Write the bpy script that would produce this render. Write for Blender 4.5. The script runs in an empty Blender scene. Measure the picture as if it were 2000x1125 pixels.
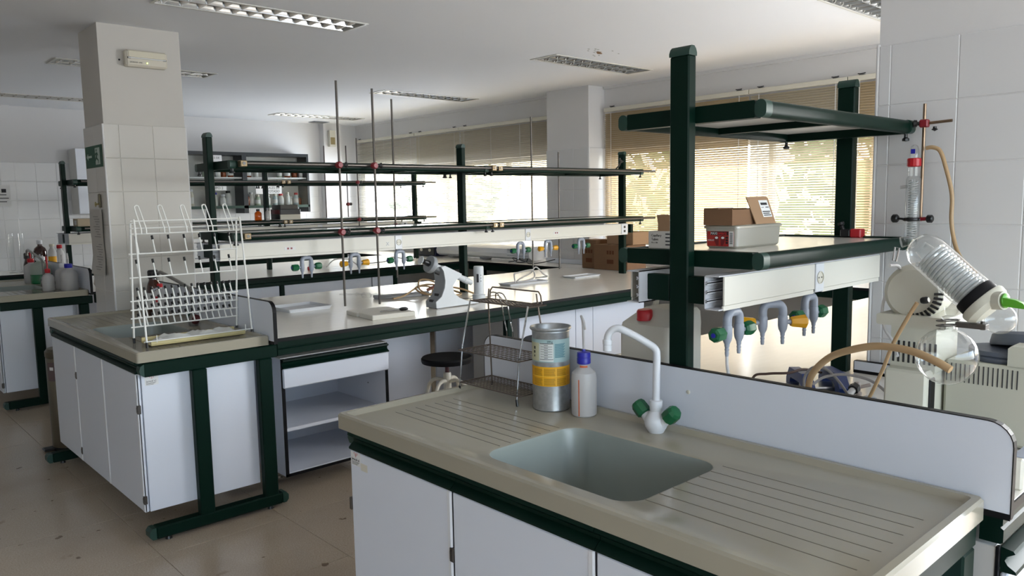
import bpy, math, random
from mathutils import Vector, Matrix
random.seed(7)
SC = bpy.context.scene
COL = SC.collection
PI = math.pi

# ------------------------------------------------------------------ camera
cam_d = bpy.data.cameras.new('camera')
cam = bpy.data.objects.new('camera', cam_d); COL.objects.link(cam)
cam_d.sensor_width = 36.0
cam_d.lens = 1527.78 / 2000 * 36.0
cam_d.clip_start = 0.05; cam_d.clip_end = 400
YAW, PITCH, ROLL = 0.828452676, -0.110634211, -0.0183059894
_f = Vector((math.cos(YAW)*math.cos(PITCH), math.sin(YAW)*math.cos(PITCH), math.sin(PITCH)))
_r = Vector((math.sin(YAW), -math.cos(YAW), 0)); _u = _r.cross(_f)
_r2 = _r*math.cos(ROLL) + _u*math.sin(ROLL); _u2 = -_r*math.sin(ROLL) + _u*math.cos(ROLL)
cam.matrix_world = Matrix(((_r2.x, _u2.x, -_f.x, 0), (_r2.y, _u2.y, -_f.y, 0), (_r2.z, _u2.z, -_f.z, 1.55), (0, 0, 0, 1)))
SC.camera = cam

# ------------------------------------------------------------------ world, sun, exposure
W = bpy.data.worlds.new('world'); SC.world = W; W.use_nodes = True
wn = W.node_tree.nodes; wl = W.node_tree.links
sky = wn.new('ShaderNodeTexSky'); sky.sky_type = 'NISHITA'; sky.sun_disc = False
sky.sun_elevation = math.radians(38); sky.sun_rotation = math.radians(78); sky.air_density = 1.0; sky.dust_density = 2.0; sky.ozone_density = 1.0
bg = wn['Background']; bg.inputs['Strength'].default_value = 0.45
wl.new(sky.outputs[0], bg.inputs[0])
sun_d = bpy.data.lights.new('sun', 'SUN'); sun_d.energy = 4.0; sun_d.angle = math.radians(1.0); sun_d.color = (1.0, 0.94, 0.85)
sun = bpy.data.objects.new('sun', sun_d); COL.objects.link(sun)
_sd = Vector((-0.78, -0.12, -0.62)).normalized()
sun.rotation_euler = _sd.to_track_quat('-Z', 'Y').to_euler(); sun.location = (20, 5, 15)

def portal(name, loc, direction, sx, sy):
    d = bpy.data.lights.new(name, 'AREA'); d.shape = 'RECTANGLE'; d.size = sx; d.size_y = sy
    d.cycles.is_portal = True
    o = bpy.data.objects.new(name, d); COL.objects.link(o); o.location = loc
    o.rotation_euler = Vector(direction).to_track_quat('-Z', 'Y').to_euler()
portal('portal_window', (6.6, 3.3, 1.52), (-1, 0, 0), 1.1, 4.2)
portal('portal_window', (6.6, 8.1, 1.52), (-1, 0, 0), 1.1, 4.2)
# daylight of the unshaded windows behind the viewer and to the right, beyond the tiled column
def daylight(name, loc, direction, sx, sy, energy, col):
    d = bpy.data.lights.new(name, 'AREA'); d.shape = 'RECTANGLE'; d.size = sx; d.size_y = sy; d.energy = energy; d.color = col
    o = bpy.data.objects.new(name, d); COL.objects.link(o); o.location = loc
    o.rotation_euler = Vector(direction).to_track_quat('-Z', 'Y').to_euler()
daylight('rear_window_daylight', (1.9, -3.9, 1.65), (0, 1, -0.3), 8.2, 1.9, 68.0, (0.82, 0.91, 1.0))
daylight('side_window_daylight', (6.26, -0.35, 1.5), (-1, 0.4, -0.85), 1.5, 2.0, 85.0, (0.95, 0.97, 1.0))
daylight('corner_window_daylight', (6.75, 9.3, 1.6), (-1, -0.3, -0.4), 1.0, 1.5, 70.0, (0.80, 0.88, 1.0))
SC.view_settings.view_transform = 'Standard'
SC.view_settings.look = 'None'
SC.view_settings.gamma = 1.0
SC.view_settings.use_curve_mapping = False
SC.view_settings.exposure = 1.5
try:
    SC.cycles.max_bounces = 10; SC.cycles.diffuse_bounces = 5; SC.cycles.glossy_bounces = 4
    SC.cycles.transparent_max_bounces = 24; SC.cycles.transmission_bounces = 8
    SC.cycles.sample_clamp_indirect = 6.0; SC.cycles.caustics_reflective = False; SC.cycles.caustics_refractive = False
except Exception:
    pass

# ------------------------------------------------------------------ materials
def lin(c):
    return tuple((x/12.92 if x <= 0.04045 else ((x+0.055)/1.055)**2.4) for x in c)
def hexc(h):
    h = h.lstrip('#'); return lin(tuple(int(h[i:i+2], 16)/255 for i in (0, 2, 4)))
MATS = {}
def mat(name, col, rough=0.5, metal=0.0, var=0.06, scale=6.0, bump=0.0, bscale=80.0, trans=0.0, coat=0.0, spec=0.5, stretch=None, alpha=1.0, sub=0.0):
    if name in MATS: return MATS[name]
    m = bpy.data.materials.new(name); m.use_nodes = True
    nt = m.node_tree; n = nt.nodes; l = nt.links
    p = n['Principled BSDF']
    c = hexc(col) if isinstance(col, str) else col
    p.inputs['Roughness'].default_value = rough; p.inputs['Metallic'].default_value = metal
    p.inputs['Specular IOR Level'].default_value = spec
    p.inputs['Transmission Weight'].default_value = trans
    p.inputs['Coat Weight'].default_value = coat; p.inputs['Coat Roughness'].default_value = 0.08
    tc = n.new('ShaderNodeTexCoord')
    src = tc.outputs['Object']
    if stretch:
        mp = n.new('ShaderNodeMapping'); mp.inputs['Scale'].default_value = stretch
        l.new(src, mp.inputs[0]); src = mp.outputs[0]
    nz = n.new('ShaderNodeTexNoise'); nz.inputs['Scale'].default_value = scale; nz.inputs['Detail'].default_value = 4
    l.new(src, nz.inputs['Vector'])
    mx = n.new('ShaderNodeMixRGB'); mx.blend_type = 'MIX'
    mx.inputs[1].default_value = (*[x*(1-var) for x in c], 1); mx.inputs[2].default_value = (*[min(1, x*(1+var)) for x in c], 1)
    l.new(nz.outputs['Fac'], mx.inputs[0]); l.new(mx.outputs[0], p.inputs['Base Color'])
    if bump > 0:
        nb = n.new('ShaderNodeTexNoise'); nb.inputs['Scale'].default_value = bscale; nb.inputs['Detail'].default_value = 3
        l.new(tc.outputs['Object'], nb.inputs['Vector'])
        b = n.new('ShaderNodeBump'); b.inputs['Strength'].default_value = bump; b.inputs['Distance'].default_value = 0.01
        l.new(nb.outputs['Fac'], b.inputs['Height']); l.new(b.outputs[0], p.inputs['Normal'])
    MATS[name] = m
    return m
def glass(name, tint=(0.94, 0.95, 0.95), ior=1.5, rough=0.02, body=0.0, bodycol=(0.8, 0.85, 0.85)):
    if name in MATS: return MATS[name]
    m = bpy.data.materials.new(name); m.use_nodes = True
    nt = m.node_tree; n = nt.nodes; l = nt.links
    n.remove(n['Principled BSDF']); out = n['Material Output']
    tr = n.new('ShaderNodeBsdfTransparent'); tr.inputs[0].default_value = (*tint, 1)
    gl = n.new('ShaderNodeBsdfGlossy'); gl.inputs['Roughness'].default_value = rough
    lw = n.new('ShaderNodeLayerWeight'); lw.inputs[0].default_value = 0.5
    pw = n.new('ShaderNodeMath'); pw.operation = 'POWER'; pw.inputs[1].default_value = 2.4
    fr = n.new('ShaderNodeMath'); fr.operation = 'MULTIPLY_ADD'; fr.use_clamp = True
    fr.inputs[1].default_value = 0.85; fr.inputs[2].default_value = ((ior-1)/(ior+1))**2*1.2
    l.new(lw.outputs['Facing'], pw.inputs[0]); l.new(pw.outputs[0], fr.inputs[0])
    mx = n.new('ShaderNodeMixShader')
    l.new(fr.outputs[0], mx.inputs[0]); l.new(tr.outputs[0], mx.inputs[1]); l.new(gl.outputs[0], mx.inputs[2])
    last = mx.outputs[0]
    if body > 0:
        df = n.new('ShaderNodeBsdfDiffuse'); df.inputs[0].default_value = (*bodycol, 1)
        m2 = n.new('ShaderNodeMixShader'); m2.inputs[0].default_value = body
        l.new(last, m2.inputs[1]); l.new(df.outputs[0], m2.inputs[2]); last = m2.outputs[0]
    l.new(last, out.inputs[0])
    MATS[name] = m
    return m
def translucent(name, col, mixf=0.45, rough=0.35, gloss=0.08, tcol=None):
    if name in MATS: return MATS[name]
    m = bpy.data.materials.new(name); m.use_nodes = True
    nt = m.node_tree; n = nt.nodes; l = nt.links
    n.remove(n['Principled BSDF']); out = n['Material Output']
    c = hexc(col); t = hexc(tcol) if tcol else c
    d = n.new('ShaderNodeBsdfDiffuse'); d.inputs[0].default_value = (*c, 1)
    t_ = n.new('ShaderNodeBsdfTranslucent'); t_.inputs[0].default_value = (*t, 1)
    mx = n.new('ShaderNodeMixShader'); mx.inputs[0].default_value = mixf
    l.new(d.outputs[0], mx.inputs[1]); l.new(t_.outputs[0], mx.inputs[2])
    g = n.new('ShaderNodeBsdfGlossy'); g.inputs['Roughness'].default_value = rough
    m2 = n.new('ShaderNodeMixShader'); m2.inputs[0].default_value = gloss
    l.new(mx.outputs[0], m2.inputs[1]); l.new(g.outputs[0], m2.inputs[2]); l.new(m2.outputs[0], out.inputs[0])
    MATS[name] = m
    return m

PAINT = mat('wall_paint', '#d8d7d7', 0.85, var=0.03, scale=1.5, bump=0.05, bscale=120)
CEIL = mat('ceiling_paint', '#e6e7ea', 0.9, var=0.02, scale=1.0)
PAINTC = mat('column_paint', '#c4c0b9', 0.85, var=0.04, scale=2)
TILEC = mat('column_tile', '#c3bfb8', 0.25, var=0.03, scale=2)
TILE = mat('white_tile', '#d3d3d4', 0.22, var=0.025, scale=2.0)
GROUT = mat('tile_grout', '#a9a6a0', 0.9)
GREEN = mat('green_enamel', '#061f17', 0.42, var=0.12, scale=9, spec=0.12)
GCAP = mat('green_end_cap', '#17382f', 0.45, var=0.1)
GKNOB = mat('green_plastic', '#0f5a36', 0.35)
YKNOB = mat('yellow_plastic', '#d89b0c', 0.35)
LAM = mat('white_laminate', '#d5dae4', 0.32, var=0.02, scale=2)
LAMG = mat('grey_white_laminate', '#c9c8c4', 0.4, var=0.03, scale=2)
TOP = mat('worktop_laminate', '#e6e2d9', 0.18, var=0.06, scale=3.0, spec=0.8, stretch=(3, 14, 1))
BLK = mat('black_edge', '#0d0d10', 0.5, spec=0.2)
BLKP = mat('black_plastic', '#121214', 0.35)
RESIN = mat('beige_resin', '#9d9787', 0.18, var=0.05, scale=5, spec=0.55)
BASIN = mat('basin_resin', '#8f9690', 0.3, var=0.08, scale=7)
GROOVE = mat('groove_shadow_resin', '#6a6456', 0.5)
STEEL = mat('steel_rod', '#5f5a56', 0.42, metal=0.85, var=0.1)
CHROME = mat('chrome', '#b8b8b8', 0.15, metal=1.0)
BRASSY = mat('bronze_clamp', '#8d7c62', 0.35, metal=0.8)
ALU = mat('aluminium', '#b9bcc0', 0.28, metal=1.0, var=0.15, scale=40)
GREYP = mat('grey_plastic', '#9298a4', 0.35)
WHITEP = mat('white_plastic', '#d6d8dc', 0.35)
CREAMP = mat('cream_plastic', '#cfcbbd', 0.4)
DUCT = mat('duct_white', '#d3d0c6', 0.4, var=0.02)
DUCTIN = mat('duct_inside', '#c2c3c8', 0.5)
REDP = mat('red_plastic', '#b01420', 0.35)
REDC = mat('red_clamp', '#7e1522', 0.4)
BLUEP = mat('blue_plastic', '#1a1f9a', 0.35)
CARD = mat('cardboard', '#98795c', 0.85, var=0.08, scale=3, stretch=(1, 1, 12))
CARDD = mat('cardboard_dark', '#7a5a40', 0.85, var=0.08, scale=3, stretch=(1, 1, 12))
PAPER = mat('paper', '#d9d9d8', 0.8)
INK = mat('ink', '#26262a', 0.8)
FROST = translucent('frosted_polyethylene', '#d7d5d4', 0.4, 0.4, 0.05)
GLASS = glass('thin_glass')
PANE = glass('window_glass', (0.98, 0.99, 0.99), 1.15)
COIL = glass('ribbed_glass', (0.93, 0.94, 0.94), 2.6, 0.06, body=0.30, bodycol=(0.75, 0.77, 0.77))
AMBER = mat('amber_glass', '#3a1608', 0.12, var=0.2, coat=0.5)
AMBERL = glass('light_amber_glass', (0.75, 0.30, 0.06), 1.5, 0.05, body=0.15, bodycol=(0.35, 0.1, 0.01))
RUBBER = translucent('rubber_hose', '#bfa27b', 0.25, 0.4, 0.05)
RUBBERG = mat('grey_hose', '#83807e', 0.5)
SLAT = translucent('blind_slat', '#b5a283', 0.18, 0.45, 0.05, tcol='#e0d0ae')
SLATE = translucent('blind_slat_east', '#b8ad97', 0.19, 0.45, 0.05, tcol='#e6ddc8')
SLATW = translucent('blind_slat_pale', '#c9c3b5', 0.42, 0.45, 0.05, tcol='#e6ddc8')

# ------------------------------------------------------------------ mesh builder
class M:
    def __init__(s): s.v = []; s.f = []; s.m = []
    def add(s, vs, fs, mi=0):
        o = len(s.v); s.v += [tuple(v) for v in vs]
        s.f += [tuple(i+o for i in f) for f in fs]; s.m += [mi]*len(fs); return s
    def box(s, x0, y0, z0, x1, y1, z1, b=0.0, mi=0):
        x0, x1 = min(x0, x1), max(x0, x1); y0, y1 = min(y0, y1), max(y0, y1); z0, z1 = min(z0, z1), max(z0, z1)
        b = min(b, (x1-x0)*.45, (y1-y0)*.45, (z1-z0)*.45)
        if b <= 0:
            v = [(x, y, z) for z in (z0, z1) for y in (y0, y1) for x in (x0, x1)]
            return s.add(v, [(0, 2, 3, 1), (4, 5, 7, 6), (0, 1, 5, 4), (2, 6, 7, 3), (0, 4, 6, 2), (1, 3, 7, 5)], mi)
        X = (x0, x1); Y = (y0, y1); Z = (z0, z1); v = []; idx = {}
        for i in (0, 1):
            for j in (0, 1):
                for k in (0, 1):
                    sx, sy, sz = (1, -1)[i], (1, -1)[j], (1, -1)[k]
                    for a, d in enumerate(((0, b, b), (b, 0, b), (b, b, 0))):
                        idx[i, j, k, a] = len(v); v.append((X[i]+sx*d[0], Y[j]+sy*d[1], Z[k]+sz*d[2]))
        f = []
        q = ((0, 0), (1, 0), (1, 1), (0, 1))
        for t in (0, 1):
            f.append([idx[t, a, c, 0] for a, c in q]); f.append([idx[a, t, c, 1] for a, c in q]); f.append([idx[a, c, t, 2] for a, c in q])
        for j in (0, 1):
            for k in (0, 1):
                f.append([idx[0, j, k, 1], idx[1, j, k, 1], idx[1, j, k, 2], idx[0, j, k, 2]])
                f.append([idx[j, 0, k, 0], idx[j, 1, k, 0], idx[j, 1, k, 2], idx[j, 0, k, 2]])
                f.append([idx[j, k, 0, 0], idx[j, k, 1, 0], idx[j, k, 1, 1], idx[j, k, 0, 1]])
        for i in (0, 1):
            for j in (0, 1):
                for k in (0, 1): f.append([idx[i, j, k, 0], idx[i, j, k, 1], idx[i, j, k, 2]])
        c = Vector(((x0+x1)/2, (y0+y1)/2, (z0+z1)/2)); g = []
        for fc in f:
            P = [Vector(v[i]) for i in fc]; nn = (P[1]-P[0]).cross(P[2]-P[0]); ce = sum(P, Vector())/len(P)
            g.append(tuple(fc) if nn.dot(ce-c) > 0 else tuple(reversed(fc)))
        return s.add(v, g, mi)
    def lathe(s, prof, base=(0, 0, 0), ax=(0, 0, 1), n=24, mi=0, capb=True, capt=True):
        ax = Vector(ax).normalized(); t = Vector((1, 0, 0)) if abs(ax.x) < .9 else Vector((0, 1, 0))
        u = ax.cross(t).normalized(); w = ax.cross(u); base = Vector(base); vs = []; fs = []
        for r, h in prof:
            for k in range(n):
                a = 2*PI*k/n; vs.append(base + ax*h + u*(r*math.cos(a)) + w*(r*math.sin(a)))
        for i in range(len(prof)-1):
            for k in range(n):
                k2 = (k+1) % n; fs.append((i*n+k, i*n+k2, (i+1)*n+k2, (i+1)*n+k))
        if capb: fs.append(tuple(reversed(range(n))))
        if capt: fs.append(tuple((len(prof)-1)*n+k for k in range(n)))
        return s.add(vs, fs, mi)
    def cyl(s, p0, p1, r0, r1=None, n=16, mi=0):
        p0 = Vector(p0); p1 = Vector(p1); r1 = r0 if r1 is None else r1
        return s.lathe([(r0, 0), (r1, (p1-p0).length)], p0, p1-p0, n, mi)
    def tube(s, pts, r, n=8, mi=0, closed=False):
        P = [Vector(p) for p in pts]; N = len(P); vs = []; fs = []; up = None
        for i in range(N):
            if closed: d = P[(i+1) % N]-P[i-1]
            else: d = P[min(i+1, N-1)]-P[max(i-1, 0)]
            d = d.normalized() if d.length > 1e-9 else Vector((0, 0, 1))
            if up is None: up = Vector((0, 0, 1)) if abs(d.z) < .9 else Vector((1, 0, 0))
            u = (up - d*up.dot(d))
            if u.length < 1e-6: u = d.orthogonal()
            u.normalize(); up = u; w = d.cross(u)
            rr = r[i] if isinstance(r, (list, tuple)) else r
            for k in range(n):
                a = 2*PI*k/n; vs.append(P[i] + u*(rr*math.cos(a)) + w*(rr*math.sin(a)))
        for i in range(N if closed else N-1):
            j = (i+1) % N
            for k in range(n):
                k2 = (k+1) % n; fs.append((i*n+k, i*n+k2, j*n+k2, j*n+k))
        if not closed: fs.append(tuple(reversed(range(n)))); fs.append(tuple((N-1)*n+k for k in range(n)))
        return s.add(vs, fs, mi)
    def prism(s, poly, axis, a0, a1, mi=0):
        ar = sum(poly[i][0]*poly[(i+1) % len(poly)][1]-poly[(i+1) % len(poly)][0]*poly[i][1] for i in range(len(poly)))
        if ar < 0: poly = list(reversed(poly))
        n = len(poly)
        def P(p, a): return {'x': (a, p[0], p[1]), 'y': (p[0], a, p[1]), 'z': (p[0], p[1], a)}[axis]
        vs = [P(p, a0) for p in poly] + [P(p, a1) for p in poly]
        fs = [tuple(reversed(range(n))), tuple(range(n, 2*n))] + [(i, (i+1) % n, (i+1) % n+n, i+n) for i in range(n)]
        if (axis == 'y') ^ (a1 < a0): fs = [tuple(reversed(f)) for f in fs]
        return s.add(vs, fs, mi)
    def loft(s, loops, mi=0, cap0=False, cap1=True):
        n = len(loops[0]); vs = [p for L in loops for p in L]; fs = []
        for i in range(len(loops)-1):
            for k in range(n):
                k2 = (k+1) % n; fs.append((i*n+k, i*n+k2, (i+1)*n+k2, (i+1)*n+k))
        if cap0: fs.append(tuple(reversed(range(n))))
        if cap1: fs.append(tuple((len(loops)-1)*n+k for k in range(n)))
        return s.add(vs, fs, mi)
    def build(s, name, mats, parent=None, world=True, ang=35):
        me = bpy.data.meshes.new(name)
        off = Vector((0, 0, 0))
        if parent is not None and world:
            q = parent
            while q is not None: off = off + q.location; q = q.parent
        me.from_pydata([tuple(Vector(v)-off) for v in s.v], [], s.f)
        if not isinstance(mats, (list, tuple)): mats = [mats]
        for m_ in mats: me.materials.append(m_)
        for p, mi in zip(me.polygons, s.m): p.material_index = mi
        me.polygons.foreach_set('use_smooth', [True]*len(me.polygons))
        me.validate(); me.update()
        try: me.set_sharp_from_angle(angle=math.radians(ang))
        except Exception: pass
        o = bpy.data.objects.new(name, me); COL.objects.link(o)
        if parent is not None: o.parent = parent
        return o
def rrect(x0, y0, x1, y1, r, k=6):
    r = max(r, 1e-4); pts = []
    for cx, cy, a0 in ((x1-r, y1-r, 0), (x0+r, y1-r, 90), (x0+r, y0+r, 180), (x1-r, y0+r, 270)):
        for i in range(k+1):
            a = math.radians(a0+90*i/k); pts.append((cx+r*math.cos(a), cy+r*math.sin(a)))
    return pts
def tag(o, label, cat, group=None, kind=None):
    o['label'] = label; o['category'] = cat
    if group: o['group'] = group
    if kind: o['kind'] = kind
    return o
def thing(name, label, cat, loc=(0, 0, 0), rotz=0.0, group=None):
    o = bpy.data.objects.new(name, None); COL.objects.link(o); o.location = loc; o.rotation_euler = (0, 0, rotz)
    o.empty_display_size = 0.05
    return tag(o, label, cat, group)
def struct(name, mb, m, parent=None):
    o = mb.build(name, m, parent)
    if parent is None: o['kind'] = 'structure'
    return o
def dup(root, loc, rotz=None, label=None, group=None):
    r = root.copy(); COL.objects.link(r); r.location = loc
    if rotz is not None: r.rotation_euler = (0, 0, rotz)
    if label: r['label'] = label
    if group: r['group'] = group
    for ch in list(root.children):
        c = ch.copy(); COL.objects.link(c); c.parent = r
        for g in list(ch.children):
            d = g.copy(); COL.objects.link(d); d.parent = c
    return r
def inst(mesh_obj, parent, loc, name=None):
    o = bpy.data.objects.new(name or mesh_obj.name.split('.')[0], mesh_obj.data); COL.objects.link(o); o.parent = parent; o.location = loc
    return o
def text(s, size, loc, rot, m, parent, name='lettering', align='LEFT', world=True, sx=1.0):
    c = bpy.data.curves.new(name, 'FONT'); c.body = s; c.size = size; c.align_x = align; c.extrude = 0.0002
    c.resolution_u = 2; c.materials.append(m)
    tmp = bpy.data.objects.new(name, c)
    me = bpy.data.meshes.new_from_object(tmp); me.name = name
    bpy.data.objects.remove(tmp); bpy.data.curves.remove(c)
    o = bpy.data.objects.new(name, me); COL.objects.link(o)
    off = Vector((0, 0, 0))
    if parent is not None:
        o.parent = parent
        if world:
            q = parent
            while q is not None: off = off + q.location; q = q.parent
    o.location = Vector(loc)-off; o.rotation_euler = rot; o.scale = (sx, 1, 1)
    return o
ROT_MY = (PI/2, 0, 0)          # lettering on a face that looks towards -Y
ROT_MX = (PI/2, 0, -PI/2)      # lettering on a face that looks towards -X
def spline(pts, k=8):
    P = [Vector(p) for p in pts]; P = [P[0]*2-P[1]] + P + [P[-1]*2-P[-2]]; out = []
    for i in range(1, len(P)-2):
        for j in range(k):
            t = j/k; a, b, c, d = P[i-1], P[i], P[i+1], P[i+2]
            out.append(0.5*((2*b)+(c-a)*t+(2*a-5*b+4*c-d)*t*t+(3*b-a-3*c+d)*t**3))
    out.append(P[-2]); return out
# ================================================================== SETTING
H = 2.70
FLOORM = mat('terrazzo_floor', '#9c8c7a', 0.3, var=0.05, scale=1.2)
def floor_mat():
    m = FLOORM; n = m.node_tree.nodes; l = m.node_tree.links; p = n['Principled BSDF']
    geo = n.new('ShaderNodeNewGeometry')
    def noise(sc, det=3):
        q = n.new('ShaderNodeTexNoise'); q.inputs['Scale'].default_value = sc; q.inputs['Detail'].default_value = det
        l.new(geo.outputs['Position'], q.inputs['Vector']); return q.outputs['Fac']
    def ramp(src, a, b, ca, cb):
        c = n.new('ShaderNodeValToRGB'); c.color_ramp.elements[0].position = a; c.color_ramp.elements[1].position = b
        c.color_ramp.elements[0].color = (*ca, 1); c.color_ramp.elements[1].color = (*cb, 1); l.new(src, c.inputs[0]); return c.outputs[0]
    def mixc(f, a, col):
        q = n.new('ShaderNodeMixRGB'); q.inputs[2].default_value = (*hexc(col), 1); l.new(f, q.inputs[0]); l.new(a, q.inputs[1]); return q.outputs[0]
    base = ramp(noise(160, 2), .35, .65, hexc('#ab9c8a'), hexc('#bdaf9d'))
    base = mixc(ramp(noise(1.1, 4), .50, .72, (0, 0, 0), (.45, .45, .45)), base, '#8d7862')          # worn, dirty zones
    base = mixc(ramp(noise(13, 2), .71, .735, (0, 0, 0), (.7, .7, .7)), base, '#5c4632')             # small brown spots
    base = mixc(ramp(noise(4.5, 6), .66, .70, (0, 0, 0), (.35, .35, .35)), base, '#6a513c')
    l.new(base, p.inputs['Base Color']); p.inputs['Roughness'].default_value = .2
floor_mat()
floor = struct('floor', M().box(-3.5, -4.0, -0.15, 6.3, 10.25, -0.006), FLOORM)
_ft = {}
for i in range(-2, 3):
    for j in range(0, 12):
        x = 1.095 + 0.6*i; y = 0.55 + 0.6*j
        if not _ft:
            o = M().box(0.001, 0.001, -0.006, 0.599, 0.599, 0, b=0.0008).build('floor_tile', FLOORM, floor, world=False); _ft['o'] = o; o.location = (x, y, 0)
        else: inst(_ft['o'], floor, (x, y, 0), 'floor_tile')
LIGHT_SPOTS = [(1.60, 4.42), (4.575, 4.42), (4.575, 6.84), (1.60, 6.84), (4.60, 9.26), (1.22, 9.16), (4.575, 1.98)]
LW_, LD_ = 1.25, .30
def ceiling_mesh():
    hs = [(x+.012, y+.012, x+LW_-.012, y+LD_-.012) for x, y in LIGHT_SPOTS]
    xs = sorted({-3.5, 6.5} | {h[k] for h in hs for k in (0, 2)}); ys = sorted({-4.2, 10.4} | {h[k] for h in hs for k in (1, 3)})
    m_ = M()
    for a, b in zip(ys, ys[1:]):
        start = None
        for c, d in zip(xs, xs[1:]):
            hole = any(h[0] <= c+1e-6 and d <= h[2]+1e-6 and h[1] <= a+1e-6 and b <= h[3]+1e-6 for h in hs)
            if hole:
                if start is not None: m_.box(start, a, H, c, b, H+.12)
                start = None
            elif start is None: start = c
        if start is not None: m_.box(start, a, H, xs[-1], b, H+.12)
    return m_.box(-3.5, -4.2, H+.12, 6.5, 10.4, H+.2)
ceiling = struct('ceiling', ceiling_mesh(), CEIL)
FLAKE = mat('peeled_paint', '#8a6a48', 0.9); FLAKEG = mat('cracked_paint', '#8d8a84', 0.9)
for i in range(15):
    x = 4.62 + random.random()*0.42; y = 4.06 + random.random()*0.24; big = i < 3
    if big: x, y = 4.78+0.03*i, 4.16+0.02*i
    pts = [(x+math.cos(a)*(0.035 if big else 0.012)*random.uniform(.5, 1.2), y+math.sin(a)*(0.018 if big else 0.007)*random.uniform(.5, 1.2)) for a in [k*PI/4 for k in range(8)]]
    M().prism(pts, 'z', H-0.0015, H+0.001).build('paint_flake', FLAKE if big else FLAKEG, ceiling)

# --- window wall on the +X side
wr = M()
wr.box(6.3, -4.2, 0, 6.55, 10.4, 1.0)
wr.box(6.3, -4.2, 2.06, 6.55, 10.4, H)
wr.box(6.3, 0.62, 1.0, 6.55, 0.9, 2.06); wr.box(6.3, -4.2, 1.0, 6.55, -3.7, 2.06)
wr.box(6.3, 5.36, 1.0, 6.55, 6.02, 2.06)
wr.box(6.3, 10.02, 1.0, 6.55, 10.4, 2.06)
wall_right = struct('wall_right', wr, PAINT)
wb = M(); wb.box(-3.5, 10.25, 0, 6.3, 10.45, H); wb.box(1.893, 10.2435, .9, 5.70, 10.2505, 2.0785); wb.box(-1, 10.1935, .9, 1.889, 10.2005, 2.0785); wb.box(-3.5, 10.20, 0, 1.89, 10.25, H); wb.box(5.70, 10.12, 0, 5.98, 10.25, H)
wall_back = struct('wall_back', wb, PAINT)
wall_left = struct('wall_left', M().box(-3.7, -4.2, 0, -3.5, 10.45, H), PAINT)
wf = M()
wf.box(-3.5, -4.2, 0, 6.3, -4.0, 0.7); wf.box(-3.5, -4.2, 2.6, 6.3, -4.0, H); wf.box(-3.5, -4.2, 0.7, -2.2, -4.0, 2.6); wf.box(6.0, -4.2, 0.7, 6.3, -4.0, 2.6)
wall_front = struct('wall_front', wf, PAINT)
struct('trim_1', M().box(6.272, -4.0, 2.672, 6.3, 5.39, H).box(6.272, 6.01, 2.672, 6.3, 10.12, H), PAINT)
struct('trim_2', M().box(6.2, 0.9, 0.985, 6.33, 5.38, 1.005).box(6.2, 6.01, 0.985, 6.33, 10.05, 1.005), LAMG)

# --- windows: frame, mullions, panes
def window(name, y0, y1, n):
    f = M(); X0, X1 = 6.40, 6.45; z0, z1 = 1.0, 2.06; t = 0.045
    f.box(X0, y0, z0, X1, y1, z0+t); f.box(X0, y0, z1-t, X1, y1, z1)
    for k in range(n+1):
        y = y0 + (y1-y0)*k/n; f.box(X0, max(y0, y-t/2), z0+t, X1, min(y1, y+t/2), z1-t)
    w = struct(name, f, WHITEP)
    for k in range(n):
        a = y0+(y1-y0)*k/n+t/2; b = y0+(y1-y0)*(k+1)/n-t/2
        M().box(6.42, a, z0+t, 6.428, b, z1-t).build('pane', PANE, w)
window('window_1', 0.9, 5.36, 5)
window('window_3', -3.7, 0.62, 4)
window('window_2', 6.02, 10.02, 4)

# --- tiling
_tc = {}
ROWS = [(2.08-0.2125*(k+1), 2.08-0.2125*k) for k in range(9)]
def tile(parent, p, normal, w, h, m_tile=None):
    """p = lower corner on the wall face; normal '-y' (runs along +x), '-x' (runs along +y), '-z'"""
    key = (normal, round(w, 3), round(h, 3), m_tile is None); g = 0.0010; t = 0.009
    if key not in _tc:
        m_ = M()
        if normal == '-y': m_.box(g, -t, g, w-g, 0, h-g, b=0.002)
        else: m_.box(-t, g, g, 0, w-g, h-g, b=0.002)
        o = m_.build('tile', m_tile or TILE, parent, world=False); _tc[key] = o; o.location = p; return
    inst(_tc[key], parent, p, 'tile')
def tile_run(parent, start, cuts, normal, fixed, rows, mt=None):
    a = start
    for b in cuts:
        for z0, z1 in rows:
            if z0 < -0.01:
                z0 = 0.002
                if z1-z0 < 0.02: continue
            tile(parent, (a, fixed, z0) if normal == '-y' else (fixed, a, z0), normal, b-a, z1-z0, mt)
        a = b
def column(x0, y0, x1, y1, mp=None):
    return struct('column', M().box(x0, y0, 0, x1, y1, H).box(x0-0.0105, y0-0.0105, 0, x1+0.0035, y1+0.0035, 2.0785), [mp or PAINT])
colL = column(1.505, 5.41, 2.007, 5.82, PAINTC)
tile_run(colL, 1.499, [1.587, 1.795, 2.009], '-y', 5.406, ROWS, TILEC)
tile_run(colL, 5.41, [5.595, 5.822], '-x', 1.501, ROWS, TILEC)
M().tube([(1.497, 5.402, 0), (1.497, 5.402, 2.08)], 0.006, 8).build('corner_bead', PAINT, colL)
M().tube([(2.009, 5.402, 0), (2.009, 5.402, 2.08)], 0.006, 8).build('corner_bead', PAINT, colL)
colR = column(2.957, 0.72, 3.42, 1.232)
tile_run(colR, 0.724, [0.752, 0.962, 1.185, 1.226], '-x', 2.953, ROWS)
M().tube([(2.949, 1.232, 0), (2.949, 1.232, 2.085)], 0.007, 8).build('corner_bead', PAINT, colR)
colW = column(6.055, 5.405, 6.3, 6.0)
tile_run(colW, 5.403, [5.608, 5.816, 5.998], '-x', 6.051, ROWS[:6])
tile_run(colW, 6.053, [6.26, 6.296], '-y', 5.401, ROWS[:6])
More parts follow.
